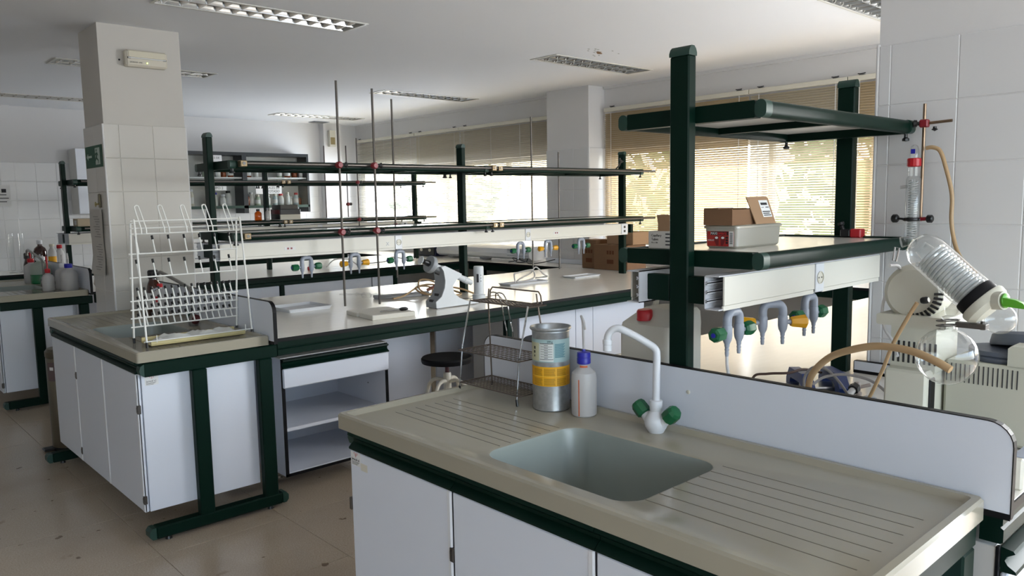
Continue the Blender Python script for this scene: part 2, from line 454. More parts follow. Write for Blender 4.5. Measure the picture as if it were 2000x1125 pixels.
tile_run(wall_back, 1.893, [1.893+0.2085*k for k in range(1, 22)], '-y', 10.25, ROWS[:6])
tile_run(wall_back, 1.47, [1.54, 1.748, 1.888], '-y', 10.20, ROWS[:6])

# --- outside: paved ground and trees seen through the slats
struct('exterior_ground', M().box(6.8, -30, -0.6, 60, 40, -0.5), mat('pale_paving', '#8f8d86', 0.9))
LEAF = mat('foliage', '#6f8a3c', 0.8, var=0.35, scale=12); BARK = mat('bark', '#6b5845', 0.9)
def tree(x, y, h, r, lab):
    t = thing('tree', lab, 'tree', (x, y, -0.5))
    M().tube([(0, 0, 0), (0.05, 0.03, h*.5), (0, 0, h*.75)], [0.14, 0.1, 0.06], 10).build('trunk', BARK, t, world=False)
    m_ = M(); rr = random.Random(int(x*10+y))
    for k in range(260):
        a = rr.random()*2*PI; b = rr.uniform(-1, 1); q = rr.random()**0.4; s_ = math.sqrt(1-b*b)
        c = Vector((math.cos(a)*s_*r*q, math.sin(a)*s_*r*q, h*.68+b*r*1.0*q)); d = 0.28
        u = Vector((rr.uniform(-1, 1), rr.uniform(-1, 1), rr.uniform(-1, 1))).normalized(); w = u.orthogonal().normalized()
        m_.add([c+u*d, c+w*d*.6, c-u*d, c-w*d*.6], [(0, 1, 2, 3)])
    o = m_.build('foliage', LEAF, t, world=False); o['kind'] = 'stuff'
tree(14.0, 18.0, 3.4, 1.6, 'leafy tree outside, seen through the farthest blind')
tree(15.5, 12.5, 3.2, 1.5, 'leafy tree outside, behind the blind left of the window column')
tree(14.5, 6.5, 3.0, 1.4, 'leafy tree outside, behind the blind right of the window column')

# --- venetian blinds
def blind(y0, y1, tilt, m_, label, zb=1.09):
    t = thing('venetian_blind', label, 'blind', (6.245, (y0+y1)/2, zb), 0, 'venetian blinds along the window wall')
    M().box(6.222, y0, 2.435, 6.262, y1, 2.475, b=0.003).build('headrail', CREAMP, t)
    M().box(6.233, y0, zb, 6.257, y1, zb+0.016, b=0.003).build('bottom_rail', CREAMP, t)
    s = M(); z = zb+0.028; c = math.cos(tilt)*0.0125; d = math.sin(tilt)*0.0125; X = 6.245; a, b = y0+0.004, y1-0.004
    nx, nz = math.sin(tilt)*0.0012, math.cos(tilt)*0.0012
    while z < 2.43:
        s.add([(X-c, a, z+d), (X-c, b, z+d), (X+nx, a, z+nz), (X+nx, b, z+nz), (X+c, a, z-d), (X+c, b, z-d)], [(0, 1, 3, 2), (2, 3, 5, 4)])
        z += 0.0205
    o = s.build('slats', m_, t); o['kind'] = 'stuff'
    L = y1-y0; k = max(2, int(L/0.55)+1)
    for i in range(k):
        y = y0+0.09+(L-0.18)*i/(k-1)
        M().box(6.229, y-0.0025, zb, 6.2305, y+0.0025, 2.44).build('ladder_cord', PAPER, t)
    for y in (y0+0.1, y1-0.1):
        M().box(6.235, y-0.02, 2.475, 6.298, y+0.02, 2.482).tube([(6.24, y-0.03, 2.49), (6.235, y-0.01, 2.487), (6.235, y+0.01, 2.487), (6.24, y+0.03, 2.49)], 0.004, 6).build('bracket', BLKP, t)
R_ = math.radians
blind(8.665, 10.14, R_(16), SLATW, 'venetian blind over the farthest window, slats open on a bright view')
blind(7.722, 8.655, R_(40), SLATW, 'narrow pale venetian blind between the two wider blinds left of the window column')
blind(6.02, 7.712, R_(36), SLATW, 'wide venetian blind just left of the tiled window column')
blind(3.705, 5.35, R_(43), SLAT, 'yellowish venetian blind just right of the tiled window column')
blind(2.84, 3.695, R_(40), SLATE, 'paler venetian blind behind the tub with the red label')
blind(1.0, 2.83, R_(43), SLAT, 'venetian blind partly hidden behind the right tiled column')
# ================================================================== BENCHES
ZC = 0.90      # rim of the sink counters
ZT = 0.88      # worktop surface
def sink_counter(label, x0, y0, x1, y1, basin, groove_sets):
    t = thing('sink_counter', label, 'sink', ((x0+x1)/2, (y0+y1)/2, 0.85))
    def L(i, z, r=0.012): return [(p[0], p[1], z) for p in rrect(x0+i, y0+i, x1-i, y1-i, r, 6)]
    bx0, by0, bx1, by1 = basin
    def Bq(i, z, r=0.06): return [(p[0], p[1], z) for p in rrect(bx0+i, by0+i, bx1-i, by1-i, r, 6)]
    a = M(); a.loft([L(0.02, .852), L(0, .852), L(0, .894, .014), L(.005, .900), L(.020, .900), L(.030, .8865), L(.04, .885), Bq(-.012, .885, .075), Bq(-.003, .882)], 0, False, False)
    a.build('counter_top', RESIN, t)
    b = M(); b.loft([Bq(-.003, .882), Bq(0, .872), Bq(.006, .70), Bq(.03, .665), Bq(.06, .66)], 0, False, True)
    bo = b.build('basin', BASIN, t)
    M().lathe([(.0, .0005), (.03, .0005), (.032, .003), (.026, .004), (.0, .002)], ((bx0+bx1)/2, (by0+by1)/2, .66), n=16, capb=False, capt=False).build('drain', CHROME, bo)
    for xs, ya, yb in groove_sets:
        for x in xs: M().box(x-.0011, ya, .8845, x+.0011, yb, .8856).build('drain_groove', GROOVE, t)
    return t
CAPB = dict(b=0.004)
def sink_cabinet(label, xf, y0, y1, x1, seams, hinge_z, sticker_side):
    t = thing('sink_cabinet', label, 'cabinet', (xf+.2, (y0+y1)/2, 0.14))
    zb, zt = .14, .80
    for q in (y0, y1-.018): M().box(xf+.022, q, zb, x1, q+.018, .845, b=.002).build('side_panel', LAM, t)
    M().box(xf+.022, y0+.018, zb, x1-.02, y1-.018, zb+.018).build('bottom_panel', LAM, t); M().box(x1-.018, y0+.018, zb, x1, y1-.018, .845).build('back_panel', LAM, t)
    ys = [y0]+seams+[y1]
    for i in range(len(ys)-1):
        d = M().box(xf, ys[i]+.003, zb, xf+.019, ys[i+1]-.003, zt-.005, b=.0035).build('door', LAM, t)
        # rounded white edge strip on the hinge side
        M().box(xf-.002, ys[i]+.003, zb, xf+.012, ys[i]+.022, zt-.004, b=.004).build('edge_strip', WHITEP, d)
        if i % 2 == 0 or i == len(ys)-2:
            for z in hinge_z: M().box(xf-.004, ys[i]-.004, z-.02, xf+.012, ys[i]+.012, z+.02, b=.002).box(xf-.006, ys[i]-.001, z-.012, xf-.002, ys[i]+.008, z+.012).build('hinge', STEEL, d)
    if sticker_side == 'door':
        for z in hinge_z: M().box(xf-.004, y1-.004, z-.02, xf+.016, y1+.008, z+.02, b=.002).build('hinge', STEEL, d)
    p = [(xf-.006, .851), (xf-.008, .842), (xf+.006, .836), (xf+.014, .826), (xf+.014, .818), (xf+.004, .811), (xf-.004, .803), (xf-.003, .797), (xf+.03, .797), (xf+.03, .851)]
    for i in range(len(ys)-1): M().prism(p, 'y', ys[i]-.001, ys[i+1]-.003).build('grip_rail', GREEN, t)
    return t
def end_frame(name_label, x0, x1, legs, yf, dirn, foot_x, footcap=True):
    """steel end frame standing in the plane y = yf; dirn = +1: thickness goes to +y"""
    t = thing('steel_trestle', name_label, 'trestle', ((x0+x1)/2, yf, 0))
    a, b = (yf, yf+.045*dirn)
    M().box(x0+.02, a, .785, x1, b, .848, b=.004).build('top_bar', GREEN, t)
    M().prism([(x0+.022, .787), (x0+.006, .797), (x0, .8165), (x0+.006, .836), (x0+.022, .846)], 'y', a, b).build('end_cap', GCAP, t)
    for l0, l1 in legs: M().box(l0, a, .06, l1, b, .785, b=.005).build('leg', GREEN, t)
    f0, f1 = foot_x
    M().box(f0+.03, a-.004*dirn, .018, f1-.03, b+.012*dirn, .075, b=.006).build('foot_bar', GREEN, t)
    for q, s in ((f0, 1), (f1, -1)):
        M().prism([(q+.03*s, .019), (q+.012*s, .02), (q, .034), (q, .058), (q+.012*s, .073), (q+.03*s, .074)], 'y', a-.003*dirn, b+.011*dirn).build('end_cap', GCAP, t)
    for q in (f0+.09, f1-.09): M().cyl((q, (a+b)/2, 0), (q, (a+b)/2, .02), .016, .01, 10).build('levelling_foot', BLKP, t)
    return t
def upstand(label, x, y0, y1, z0, z1, r):
    """white end board with a black edge band, standing across the bench"""
    t = thing('splash_board', label, 'board', (x, (y0+y1)/2, z0))
    poly = [(y0, z0), (y1, z0)] + [(y1-r+r*math.cos(a), z1-r+r*math.sin(a)) for a in [i*PI/12 for i in range(0, 7)]] + [(y0+r+r*math.cos(a), z1-r+r*math.sin(a)) for a in [PI/2+i*PI/12 for i in range(0, 7)]]
    M().prism(poly, 'x', x, x+.018).build('panel', LAM, t)
    m_ = M(); n = len(poly); e = .0022; cy = (y0+y1)/2
    for i in range(1, n):
        p, q = poly[i], poly[(i+1) % n]
        dx, dz = q[0]-p[0], q[1]-p[1]; ln = math.hypot(dx, dz) or 1; nx, nz = dz/ln*e, -dx/ln*e
        m_.add([(x-.0008, p[0], p[1]), (x+.0188, p[0], p[1]), (x+.0188, q[0], q[1]), (x-.0008, q[0], q[1]),
                (x-.0008, p[0]+nx, p[1]+nz), (x+.0188, p[0]+nx, p[1]+nz), (x+.0188, q[0]+nx, q[1]+nz), (x-.0008, q[0]+nx, q[1]+nz)],
               [(0, 1, 5, 4), (1, 2, 6, 5), (2, 3, 7, 6), (3, 0, 4, 7), (4, 5, 6, 7)])
    m_.build('edge_band', BLK, t)
    M().box(x-.001, y0-.001, z0-.004, x+.019, y1+.001, z0+.010).build('edge_band', BLK, t)
    return t
def lab_bench(label, x0, x1, y0, y1, legs, panel_y, panel_x):
    t = thing('lab_bench', label, 'bench', ((x0+x1)/2, (y0+y1)/2, 0))
    M().box(x0, y0+.002, .86, x1, y1-.002, ZT, b=.001).build('worktop', TOP, t)
    for q in (y0, y1): M().box(x0, q-.002, .8605, x1, q+.002, .8795).build('edge_band', BLK, t)
    for ya, s in ((y0+.012, 1), (y1-.012, -1)):
        p = [(ya, .859), (ya, .829), (ya+.004*s, .826), (ya+.004*s, .823), (ya-.002*s, .819), (ya-.002*s, .79), (ya+.004*s, .786), (ya+.045*s, .786), (ya+.045*s, .859)]
        M().prism(p, 'x', x0+.02, x1).build('apron_rail', GREEN, t)
    for lx in legs:
        for ya, s in ((y0+.02, 1), (y1-.02, -1)):
            M().box(lx, ya, .06, lx+.04, ya+.05*s, .786, b=.004).build('leg', GREEN, t)
        M().box(lx-.003, y0+.01, .018, lx+.043, y1-.01, .075, b=.006).build('foot_bar', GREEN, t)
    for a, b in panel_x: M().box(a, panel_y, .17, b-.004, panel_y+.018, .786, b=.001).build('back_panel', LAM, t)
    return t
def fr(a, b, n): return [a+(b-a)*i/(n-1) for i in range(n)]

# --- near bench
sink_counter('beige resin sink counter with ribbed drainers and a deep basin, closest to the viewer', 1.21, .51, 1.838, 2.145, (1.302, 1.05, 1.662, 1.55),
             [(fr(1.375, 1.61, 7), 1.56, 2.06), (fr(1.345, 1.655, 7), .57, 1.04)])
c1 = sink_cabinet('white three-door cabinet under the closest sink counter', 1.216, .575, 2.085, 1.80, [1.075, 1.575], (.62, .25), 'door')
end_frame('dark green steel end frame under the right end of the closest sink counter', 1.24, 1.84, [(1.43, 1.49), (1.765, 1.835)], .525, 1, (1.2, 1.86))
end_frame('dark green steel end frame under the left end of the closest sink counter', 1.24, 1.84, [(1.45, 1.51), (1.765, 1.835)], 2.135, -1, (1.2, 1.86))
upstand('long white splash board with rounded black edge behind the closest sink', 1.842, .465, 2.165, .862, 1.066, .05)
lab_bench('long white worktop bench beyond the closest sink, running to the windows', 1.862, 5.66, .475, 2.165, [3.6, 5.4], 1.5, [(2.0, 3.6), (3.65, 5.4)])
upstand('low white upstand with black edge against the right tiled column', 2.925, .66, 1.275, .8815, .925, .003)
# --- middle bench
sink_counter('beige resin sink counter holding the white drying rack, left of the middle bench', 1.095, 3.70, 1.728, 5.36, (1.19, 4.30, 1.56, 4.80),
             [(fr(1.24, 1.52, 7), 4.82, 5.28), (fr(1.24, 1.52, 7), 3.80, 4.29)])
c2 = sink_cabinet('white three-door cabinet under the sink with the drying rack', 1.098, 3.742, 5.30, 1.66, [4.27, 4.79], (.63, .20), 'side')
end_frame('dark green steel end frame under the drying rack sink, facing the viewer', 1.10, 1.765, [(1.335, 1.405), (1.665, 1.735)], 3.695, 1, (1.095, 1.785))
end_frame('dark green steel end frame at the far end of the drying rack sink', 1.10, 1.765, [(1.335, 1.405), (1.665, 1.735)], 5.352, -1, (1.02, 1.785))
upstand('white splash board with rounded black edge behind the drying rack', 1.73, 3.652, 5.40, .862, 1.070, .05)
lab_bench('long white worktop bench with polarimeter and trays, in the middle of the room', 1.75, 5.66, 3.69, 5.42, [3.36, 5.4], 4.55, [(1.80, 3.36), (3.41, 5.4)])
# --- far bench
sink_counter('beige resin sink counter crowded with wash bottles, far left', 1.10, 6.98, 1.74, 8.60, (1.19, 7.55, 1.56, 8.05),
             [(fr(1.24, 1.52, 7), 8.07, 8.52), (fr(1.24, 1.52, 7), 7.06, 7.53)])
sink_cabinet('white cabinet under the far left sink counter', 1.103, 7.05, 8.53, 1.66, [7.53, 8.04], (.63, .20), 'none')
end_frame('dark green steel end frame under the far left sink counter', 1.10, 1.765, [(1.335, 1.405), (1.665, 1.735)], 6.985, 1, (1.09, 1.785))
upstand('white splash board behind the wash bottles on the far left sink', 1.742, 6.94, 8.64, .862, 1.07, .05)
lab_bench('far white worktop bench, third from the viewer, before the back wall', 1.762, 5.66, 6.96, 8.65, [3.40, 4.70], 7.0, [(1.80, 3.40), (3.45, 4.43), (4.44, 4.70)])
# --- benches along the walls
t = thing('wall_bench', 'white worktop with dark edge running under the windows', 'bench', (5.98, 5.5, 0))
M().box(5.67, .5, .86, 6.298, 5.39, ZT, b=.001).box(5.67, 5.39, .86, 6.035, 6.01, ZT, b=.001).box(5.67, 6.01, .86, 6.298, 9.50, ZT, b=.001).build('worktop', TOP, t)
M().box(5.664, .5, .8605, 5.669, 10.2, .8795).build('edge_band', BLK, t)
for ya, yb in ((2.19, 3.66), (5.45, 6.93), (8.68, 9.50)): M().box(5.685, ya, .786, 5.73, yb, .859, b=.003).build('apron_rail', GREEN, t)
M().box(6.05, 2.2, .1, 6.07, 9.4, .786).build('back_panel', LAMG, t)
for y in (2.6, 5.9, 6.7, 9.2): M().box(5.72, y, 0, 5.76, y+.04, .859).build('leg', GREEN, t)
M().box(6.02, 5.39, .881, 6.034, 6.01, .93, b=.002).build('upstand', LAM, t)
t = thing('wall_bench', 'white worktop with dark edge along the back wall under the reagent cabinets', 'bench', (3.2, 9.85, 0))
M().box(-.6, 9.52, .86, 5.66, 10.18, ZT, b=.001).build('worktop', TOP, t)
M().box(-.6, 9.512, .8605, 5.66, 9.518, .8795).build('edge_band', BLK, t)
M().box(-.6, 9.53, .786, 5.66, 9.575, .859, b=.003).build('apron_rail', GREEN, t)
for x in fr(-.5, 5.3, 6): M().box(x, 9.6, .1, x+.95, 10.1, .785, b=.002).build('base_unit', LAM, t)

# ================================================================== GANTRIES over the benches
def stadium(y0, z0, y1, z1, r): return rrect(y0, z0, y1, z1, r, 5)
def socket(parent, x, y, z, w=.055, h=.085, dbl=False, n=(0, -1)):
    s = n[1]
    o = M().box(x-w/2, y, z-h/2, x+w/2, y+.006*s, z+h/2, b=.0015).build('socket', WHITEP, parent)
    if not dbl:
        M().lathe([(.020, 0), (.0205, .003), (.018, .004), (.017, .0008), (0, .0008)], (x, y+.006*s, z), (0, s, 0), 20, capb=False, capt=False).build('socket_cup', CREAMP, o)
        for q in (-.0095, .0095): M().cyl((x+q, y+.0062*s, z), (x+q, y+.0075*s, z), .0028, n=8).build('socket_hole', BLKP, o)
    else:
        for q in (-.018, .018): M().box(x-.012, y+.006*s, z+q-.010, x+.012, y+.0085*s, z+q+.010, b=.001).build('outlet', BLKP, o)
    return o
def gantry(label, Yc, posts, depth, zs, duct_x, rods, sockets, dsockets=(), slots=True):
    t = thing('bench_gantry', label, 'shelving', ((posts[0]+posts[-1])/2, Yc, ZT))
    for i, px in enumerate(posts):
        p = M().box(px, Yc-.0325, ZT, px+.036, Yc+.0325, 1.945, b=.004).build('post', GREEN, t)
        M().prism([(px-.001, 1.944), (px-.001, 1.953), (px+.004, 1.964), (px+.012, 1.971), (px+.024, 1.971), (px+.032, 1.964), (px+.037, 1.953), (px+.037, 1.944)], 'y', Yc-.0335, Yc+.0335).build('post_cap', GCAP, p)
    d = depth
    for li, z in enumerate(zs):
        for i, px in enumerate(posts):
            a, b = (px+.036, px+.068) if i < len(posts)-1 else (px-.032, px)
            bar = M().prism(stadium(Yc-d+.028, z-.023, Yc+d-.028, z+.023, .003), 'x', a, b).build('shelf_bracket', GREEN, t)
            for s in (-1, 1):
                M().prism(stadium(min(Yc+s*(d-.0285), Yc+s*(d+.006)), z-.0235, max(Yc+s*(d-.0285), Yc+s*(d+.006)), z+.0235, .016), 'x', a-.0005, b+.0005).build('end_cap', GCAP, bar)
                if rods or (i and not li): M().lathe([(.006, 0), (.006, .012), (.012, .016), (.012, .024), (.0, .026)], ((a+b)/2, Yc+s*(d-.02), z-.0235), (0, 0, -1), 10, capt=False).build('thumb_screw', BLKP, bar)
        xa, xb = posts[0]+.068, posts[-1]-.032
        for s in (-1, 1):
            M().prism(stadium(min(Yc+s*(d-.034), Yc+s*d), z-.0225, max(Yc+s*(d-.034), Yc+s*d), z+.0225, .015), 'x', xa, xb).build('shelf_rail', GREEN, t)
        M().box(xa, Yc-d+.034, z+.006, xb, Yc+d-.034, z+.018).build('shelf_panel', TOP if li else LAMG, t)
        for k in range(1, int((xb-xa)/.45)):
            x = xa+(xb-xa)*k/int((xb-xa)/.45); M().box(x-.012, Yc-d+.034, z-.015, x+.012, Yc+d-.034, z+.006).build('cross_brace', GREEN, t)
        if rods:
            for s in (-1, 1):
                M().tube([(posts[0]+.09, Yc+s*(d+.028), z+.006), (posts[-1]+.13, Yc+s*(d+.028), z+.006)], .0085, 10).build('support_rail', STEEL, t)
                for x in rods:
                    c = M().box(x-.02, Yc+s*(d+.002), z-.014, x+.02, Yc+s*(d+.045), z+.022, b=.004).build('rail_clamp', BRASSY, t)
                    M().cyl((x, Yc+s*(d+.045), z+.005), (x, Yc+s*(d+.049), z+.005), .009, n=12).build('bolt', CHROME, c)
                    M().lathe([(.006, 0), (.006, .014), (.012, .017), (.013, .024), (.0, .027)], (x-.045, Yc+s*(d-.01), z-.0225), (0, 0, -1), 10, capt=False).build('thumb_screw', BLKP, c)
    x0, x1 = duct_x; za, zb = 1.243, 1.338
    for s in (-1, 1):
        yb, yf = Yc+s*.112, Yc+s*.162
        q = M().box(x0, yb, za, x1, yb+.003*s, zb).box(x0, yb, za, x1, yf-.004*s, za+.003).box(x0, yb, zb-.003, x1, yf-.004*s, zb)
        for z in (za+.022, za+.047, za+.072): q.box(x0, yb+.003*s, z, x1, yb+.010*s, z+.003).box(x0, yb+.008*s, z-.004, x1, yb+.010*s, z+.006)
        dd = q.build('service_duct', DUCTIN, t)
        cuts = [x0+.022] + [v for sx in sockets for v in (sx-.0285, sx+.0285)] + [x1]
        for i in range(0, len(cuts), 2):
            M().box(cuts[i], yf-.006*s, za+.012, cuts[i+1]-.001, yf, zb-.003, b=.001).box(cuts[i], yf-.008*s, za-.002, cuts[i+1]-.001, yf-.003*s, za+.011).build('duct_cover', DUCT, dd)
        for sx in sockets: socket(t, sx, yf-.003*s, (za+zb)/2, .055, .09, n=(0, s))
        for sx in dsockets: socket(t, sx, yf, (za+zb)/2, .075, .085, True, n=(0, s))
        for px in posts[:-1] if len(posts) == 2 else posts: M().box(px+.002, Yc+.033*s, za+.008, px+.034, yb, zb-.01, b=.002).build('duct_bracket', GREEN, t)
    return t
g1 = gantry('green gantry of two shelves close by on the right, with a red-labelled tub on it', 1.328, [1.868, 2.908], .243, (1.781, 1.376), (1.832, 2.862), (), (2.40,))
g2 = gantry('long green gantry over the middle bench, steel rods along its shelves', 4.53, [1.785, 3.65, 5.50], .25, (1.781, 1.376), (1.752, 5.40), (1.885, 3.74, 3.80), (2.985, 4.185), (5.345,))
for lx in (2.20, 4.50):
    lb_ = M().box(lx-.035, 4.3672, 1.281, lx+.035, 4.3682, 1.301).build('duct_label', PAPER, g2)
    for q in (-.018, .004): M().box(lx+q, 4.3666, 1.286, lx+q+.012, 4.3672, 1.297).build('print', REDC, lb_)
text('X', .035, (2.885, 4.3676, 1.272), ROT_MY, GREYP, g2, 'pen_mark')
g3 = gantry('long green gantry over the far bench, carrying a meter and an amber bottle', 7.78, [1.785, 3.66, 5.55], .25, (1.781, 1.376), (1.752, 5.44), (3.74, 3.80), (4.2,), (5.3,))

# --- fluid taps hanging under the service ducts
def utap(x, y, knob, label, group):
    t = thing('fluid_tap', label, 'tap', (x, y, 1.243), 0, group)
    b = M()
    b.cyl((0, 0, 0), (0, 0, -.018), .009, n=12)
    h = .031; arc = [(-h, 0, -.075), (-h, 0, -.04)] + [(-h+.02-.02*math.cos(a), 0, -.036+.02*math.sin(a)) for a in [i*PI/10 for i in range(1, 6)]]
    arc2 = [(-p[0], 0, p[2]) for p in reversed(arc)]
    b.tube(arc+arc2, .0128, 12)
    for s in (-1, 1):
        b.lathe([(.0128, 0), (.0146, .004), (.0146, .03), (.0125, .042), (.007, .054), (.0072, .058), (.0052, .064), (.0068, .068), (.005, .074), (.0062, .078), (.0046, .088)], (s*h, 0, -.052), (0, 0, -1), 12)
        b.cyl((s*(h+.008), 0, -.072), (s*(h+.026), 0, -.072), .0075, n=12)
    b.build('pipe', GREYP, t, world=False)
    for s in (-1, 1):
        prof = [(.013, 0), (.020, .005), (.022, .024), (.020, .041), (.013, .045)] if knob is GKNOB else [(.014, 0), (.016, .004), (.020, .036), (.021, .045), (.014, .050)]
        k = M().lathe(prof, (s*(h+.024), 0, -.072), (s, 0, 0), 7).build('knob', knob, t, world=False, ang=20)
        M().cyl((s*(h+.068), 0, -.072), (s*(h+.0705), 0, -.072), .007, n=10).build('knob_badge', BLUEP if knob is GKNOB else YKNOB, k, world=False)
    return t
gp = 'fluid taps under the service ducts'
utap(1.945, 1.194, GKNOB, 'double grey tap with green knobs, nearest of the three under the close gantry', gp)
utap(2.165, 1.194, YKNOB, 'double grey tap with yellow knobs under the close gantry', gp).rotation_euler = (0, 0, R_(-40))
utap(2.395, 1.194, GKNOB, 'double grey tap with green knobs, farthest of the three under the close gantry', gp)
for x, k, lb in ((2.32, GKNOB, 'leftmost double tap with green knobs under the middle gantry'), (2.66, YKNOB, 'double tap with yellow knobs, left half of the middle gantry'),
                 (3.01, GKNOB, 'double tap with green knobs just left of the polarimeter, under the socket'), (4.13, GKNOB, 'double tap with green knobs right of the middle gantry post'),
                 (4.43, YKNOB, 'double tap with yellow knobs, right half of the middle gantry'), (4.82, GKNOB, 'rightmost double tap with green knobs, before the cardboard boxes')):
    utap(x, 4.395, k, lb, gp)

# --- ceiling lights
REFL = mat('louvre_aluminium', '#e2e3e2', 0.12, metal=1.0, var=0.05)
LRIM = mat('light_rim', '#cfcdc6', 0.4)
TUBE = mat('fluorescent_tube', '#d8d8d6', 0.3)
_lp = {}
def ceiling_light(x0, y0, label):
    w, d = 1.25, .30; g = 'recessed ceiling lights'
    if 'o' in _lp: return dup(_lp['o'], (x0+w/2, y0+d/2, H), label=label)
    t = thing('ceiling_light', label, 'light', (x0+w/2, y0+d/2, H), 0, g); _lp['o'] = t
    X, Y = w/2, d/2; z = -.006; e = .018
    M().box(-X, -Y, z, X, -Y+e, .0, b=.001).box(-X, Y-e, z, X, Y, 0, b=.001).box(-X, -Y+e, z, -X+e, Y-e, 0, b=.001).box(X-e, -Y+e, z, X, Y-e, 0, b=.001).build('rim', LRIM, t, world=False)
    M().box(-X+e, -Y+e, .085, X-e, Y-e, .09).box(-X+e-.004, -Y+e-.004, .0, -X+e, Y-e+.004, .09).box(X-e, -Y+e-.004, .0, X-e+.004, Y-e+.004, .09).build('housing', LRIM, t, world=False)
    for s in (-1, 1):
        M().cyl((-X+.03, s*.066, .066), (X-.03, s*.066, .066), .008, n=12).build('tube', TUBE, t, world=False)
        for q in (-1, 1):        # curved side mirrors of each parabolic trough
            c = s*.066; pr = [(c+q*.0655, -.002), (c+q*.062, .012), (c+q*.054, .03), (c+q*.042, .046), (c+q*.026, .058), (c+q*.026, .062), (c+q*.066, .062), (c+q*.066, -.002)]
            M().prism(pr, 'x', -X+e, X-e).build('side_reflector', REFL, t, world=False)
    lam = None
    for s in (-1, 1):
        for k in range(12):
            x = -X+e+.05+(w-2*e-.1)*k/11
            if lam is None:
                lam = M().prism([(-.0012, -.002), (.0012, -.002), (.004, .012), (.010, .026), (.020, .040), (-.020, .040), (-.010, .026), (-.004, .012)], 'y', -.060, .060).build('louvre_blade', REFL, t, world=False); lam.location = (x, s*.066, 0)
            else: inst(lam, t, (x, s*.066, 0), 'louvre_blade')
    return t
ceiling_light(1.60, 4.42, 'recessed louvred ceiling light nearest the viewer, at the top edge of the photo')
ceiling_light(4.575, 4.42, 'recessed louvred ceiling light beside the peeling ceiling paint')
ceiling_light(4.575, 6.84, 'recessed louvred ceiling light behind the tall rods, before the window column')
ceiling_light(1.60, 6.84, 'recessed louvred ceiling light half hidden by the left column')
ceiling_light(4.60, 9.26, 'recessed louvred ceiling light farthest away near the back right corner')
ceiling_light(1.22, 9.16, 'recessed louvred ceiling light at the far left edge before the back wall')
ceiling_light(4.575, 1.98, 'recessed louvred ceiling light above the right tiled column')
# ================================================================== NEAR BENCH OBJECTS
def arc_shell(m, c, r, a0, a1, z0, z1, n=16, mi=0):
    vs = []; fs = []
    for i in range(n+1):
        a = math.radians(a0+(a1-a0)*i/n)
        for rr in (r, r-.0006):
            for z in (z0, z1): vs.append((c[0]+rr*math.cos(a), c[1]+rr*math.sin(a), z))
    for i in range(n):
        o = i*4; p = o+4; fs += [(o, p, p+1, o+1), (o+2, o+3, p+3, p+2), (o+1, p+1, p+3, o+3), (o, o+2, p+2, p)]
    return m.add(vs, fs, mi)
# company sticker: red mark, script name, small print
def sticker(parent, loc, rot, face):
    x, y, z = loc
    if face == 'x':
        M().box(x-.0004, y-.055, z-.042, x, y, z).build('sticker', PAPER, parent)
        text('\u02b3\u03c8\u02b2', .016, (x-.0008, y-.018, z-.013), ROT_MX, mat('sticker_red', '#b01818', .7), parent, 'sticker_mark')
        text('Juracal s.l', .012, (x-.0008, y-.004, z-.026), ROT_MX, INK, parent, 'sticker_script')
        for k in range(3): M().box(x-.0007, y-.048+.006*k, z-.031-.004*k, x-.0003, y-.005, z-.0297-.004*k).build('small_print', INK, parent)
    else:
        M().box(x, y-.0004, z-.042, x+.06, y, z).build('sticker', PAPER, parent)
        text('\u02b3\u03c8\u02b2', .016, (x+.02, y-.0008, z-.013), ROT_MY, mat('sticker_red', '#b01818', .7), parent, 'sticker_mark')
        text('Juracal s.l', .012, (x+.005, y-.0008, z-.026), ROT_MY, INK, parent, 'sticker_script')
        for k in range(3): M().box(x+.005, y-.0007, z-.031-.004*k, x+.05-.006*k, y-.0003, z-.0297-.004*k).build('small_print', INK, parent)
d1 = [o for o in c1.children if o.name.startswith('door')][-1]
sticker(d1, (1.216, 2.077, .792), 0, 'x')
M().box(1.2156, 1.985, .742, 1.216, 2.022, .765).build('sticker', CREAMP, d1)
sp = [o for o in c2.children if o.name.startswith('side_panel')][0]
sticker(sp, (1.135, 3.742, .778), 0, 'y')

# mixer tap
t = thing('mixer_tap', 'white mixer tap with two green knobs at the closest sink', 'tap', (1.775, 1.335, .885))
M().lathe([(.022, 0), (.024, .004), (.030, .014), (.034, .028), (.030, .044), (.022, .056), (.017, .062)], (0, 0, 0), n=24).build('body', WHITEP, t, world=False)
M().lathe([(.017, .062), (.0185, .066), (.0185, .092), (.012, .094)], (0, 0, 0), n=20).build('collar', WHITEP, t, world=False)
sp_ = [(0, 0, .09), (0, -.001, .17), (0, -.002, .225), (-.002, .004, .243), (-.012, .02, .256), (-.034, .047, .277), (-.054, .072, .293), (-.062, .085, .2985), (-.069, .098, .296), (-.074, .109, .285), (-.0765, .114, .272), (-.0765, .115, .262)]
M().tube(spline(sp_, 5), .0105, 14).build('spout', WHITEP, t, world=False)
M().lathe([(.011, 0), (.0135, .003), (.0135, .014), (.012, .0145), (.012, .016), (.0128, .0165), (.0128, .034), (.010, .036)], (-.0765, .115, .266), (0, 0, -1), 20).build('nozzle', WHITEP, t, world=False)
for s, dx in ((1, 0), (-1, 0)):
    ax = Vector((0, .74*s, .67)).normalized()
    M().cyl((0, .012*s, .022), Vector((0, .012*s, .022))+ax*.036, .018, .0145, 16).build('valve_arm', WHITEP, t, world=False)
    M().lathe([(.0135, 0), (.022, .004), (.0235, .012), (.0225, .034), (.018, .043), (.012, .045)], Vector((0, .012*s, .022))+ax*.034, ax, 9).build('knob', GKNOB, t, world=False, ang=20)
# spout direction dot cap on the board
M().lathe([(.006, 0), (.006, .002), (.004, .003)], (1.842, 1.272, 1.0), (-1, 0, 0), 12).build('screw_cover', CREAMP, [o for o in COL.objects if o.name == 'splash_board'][0])

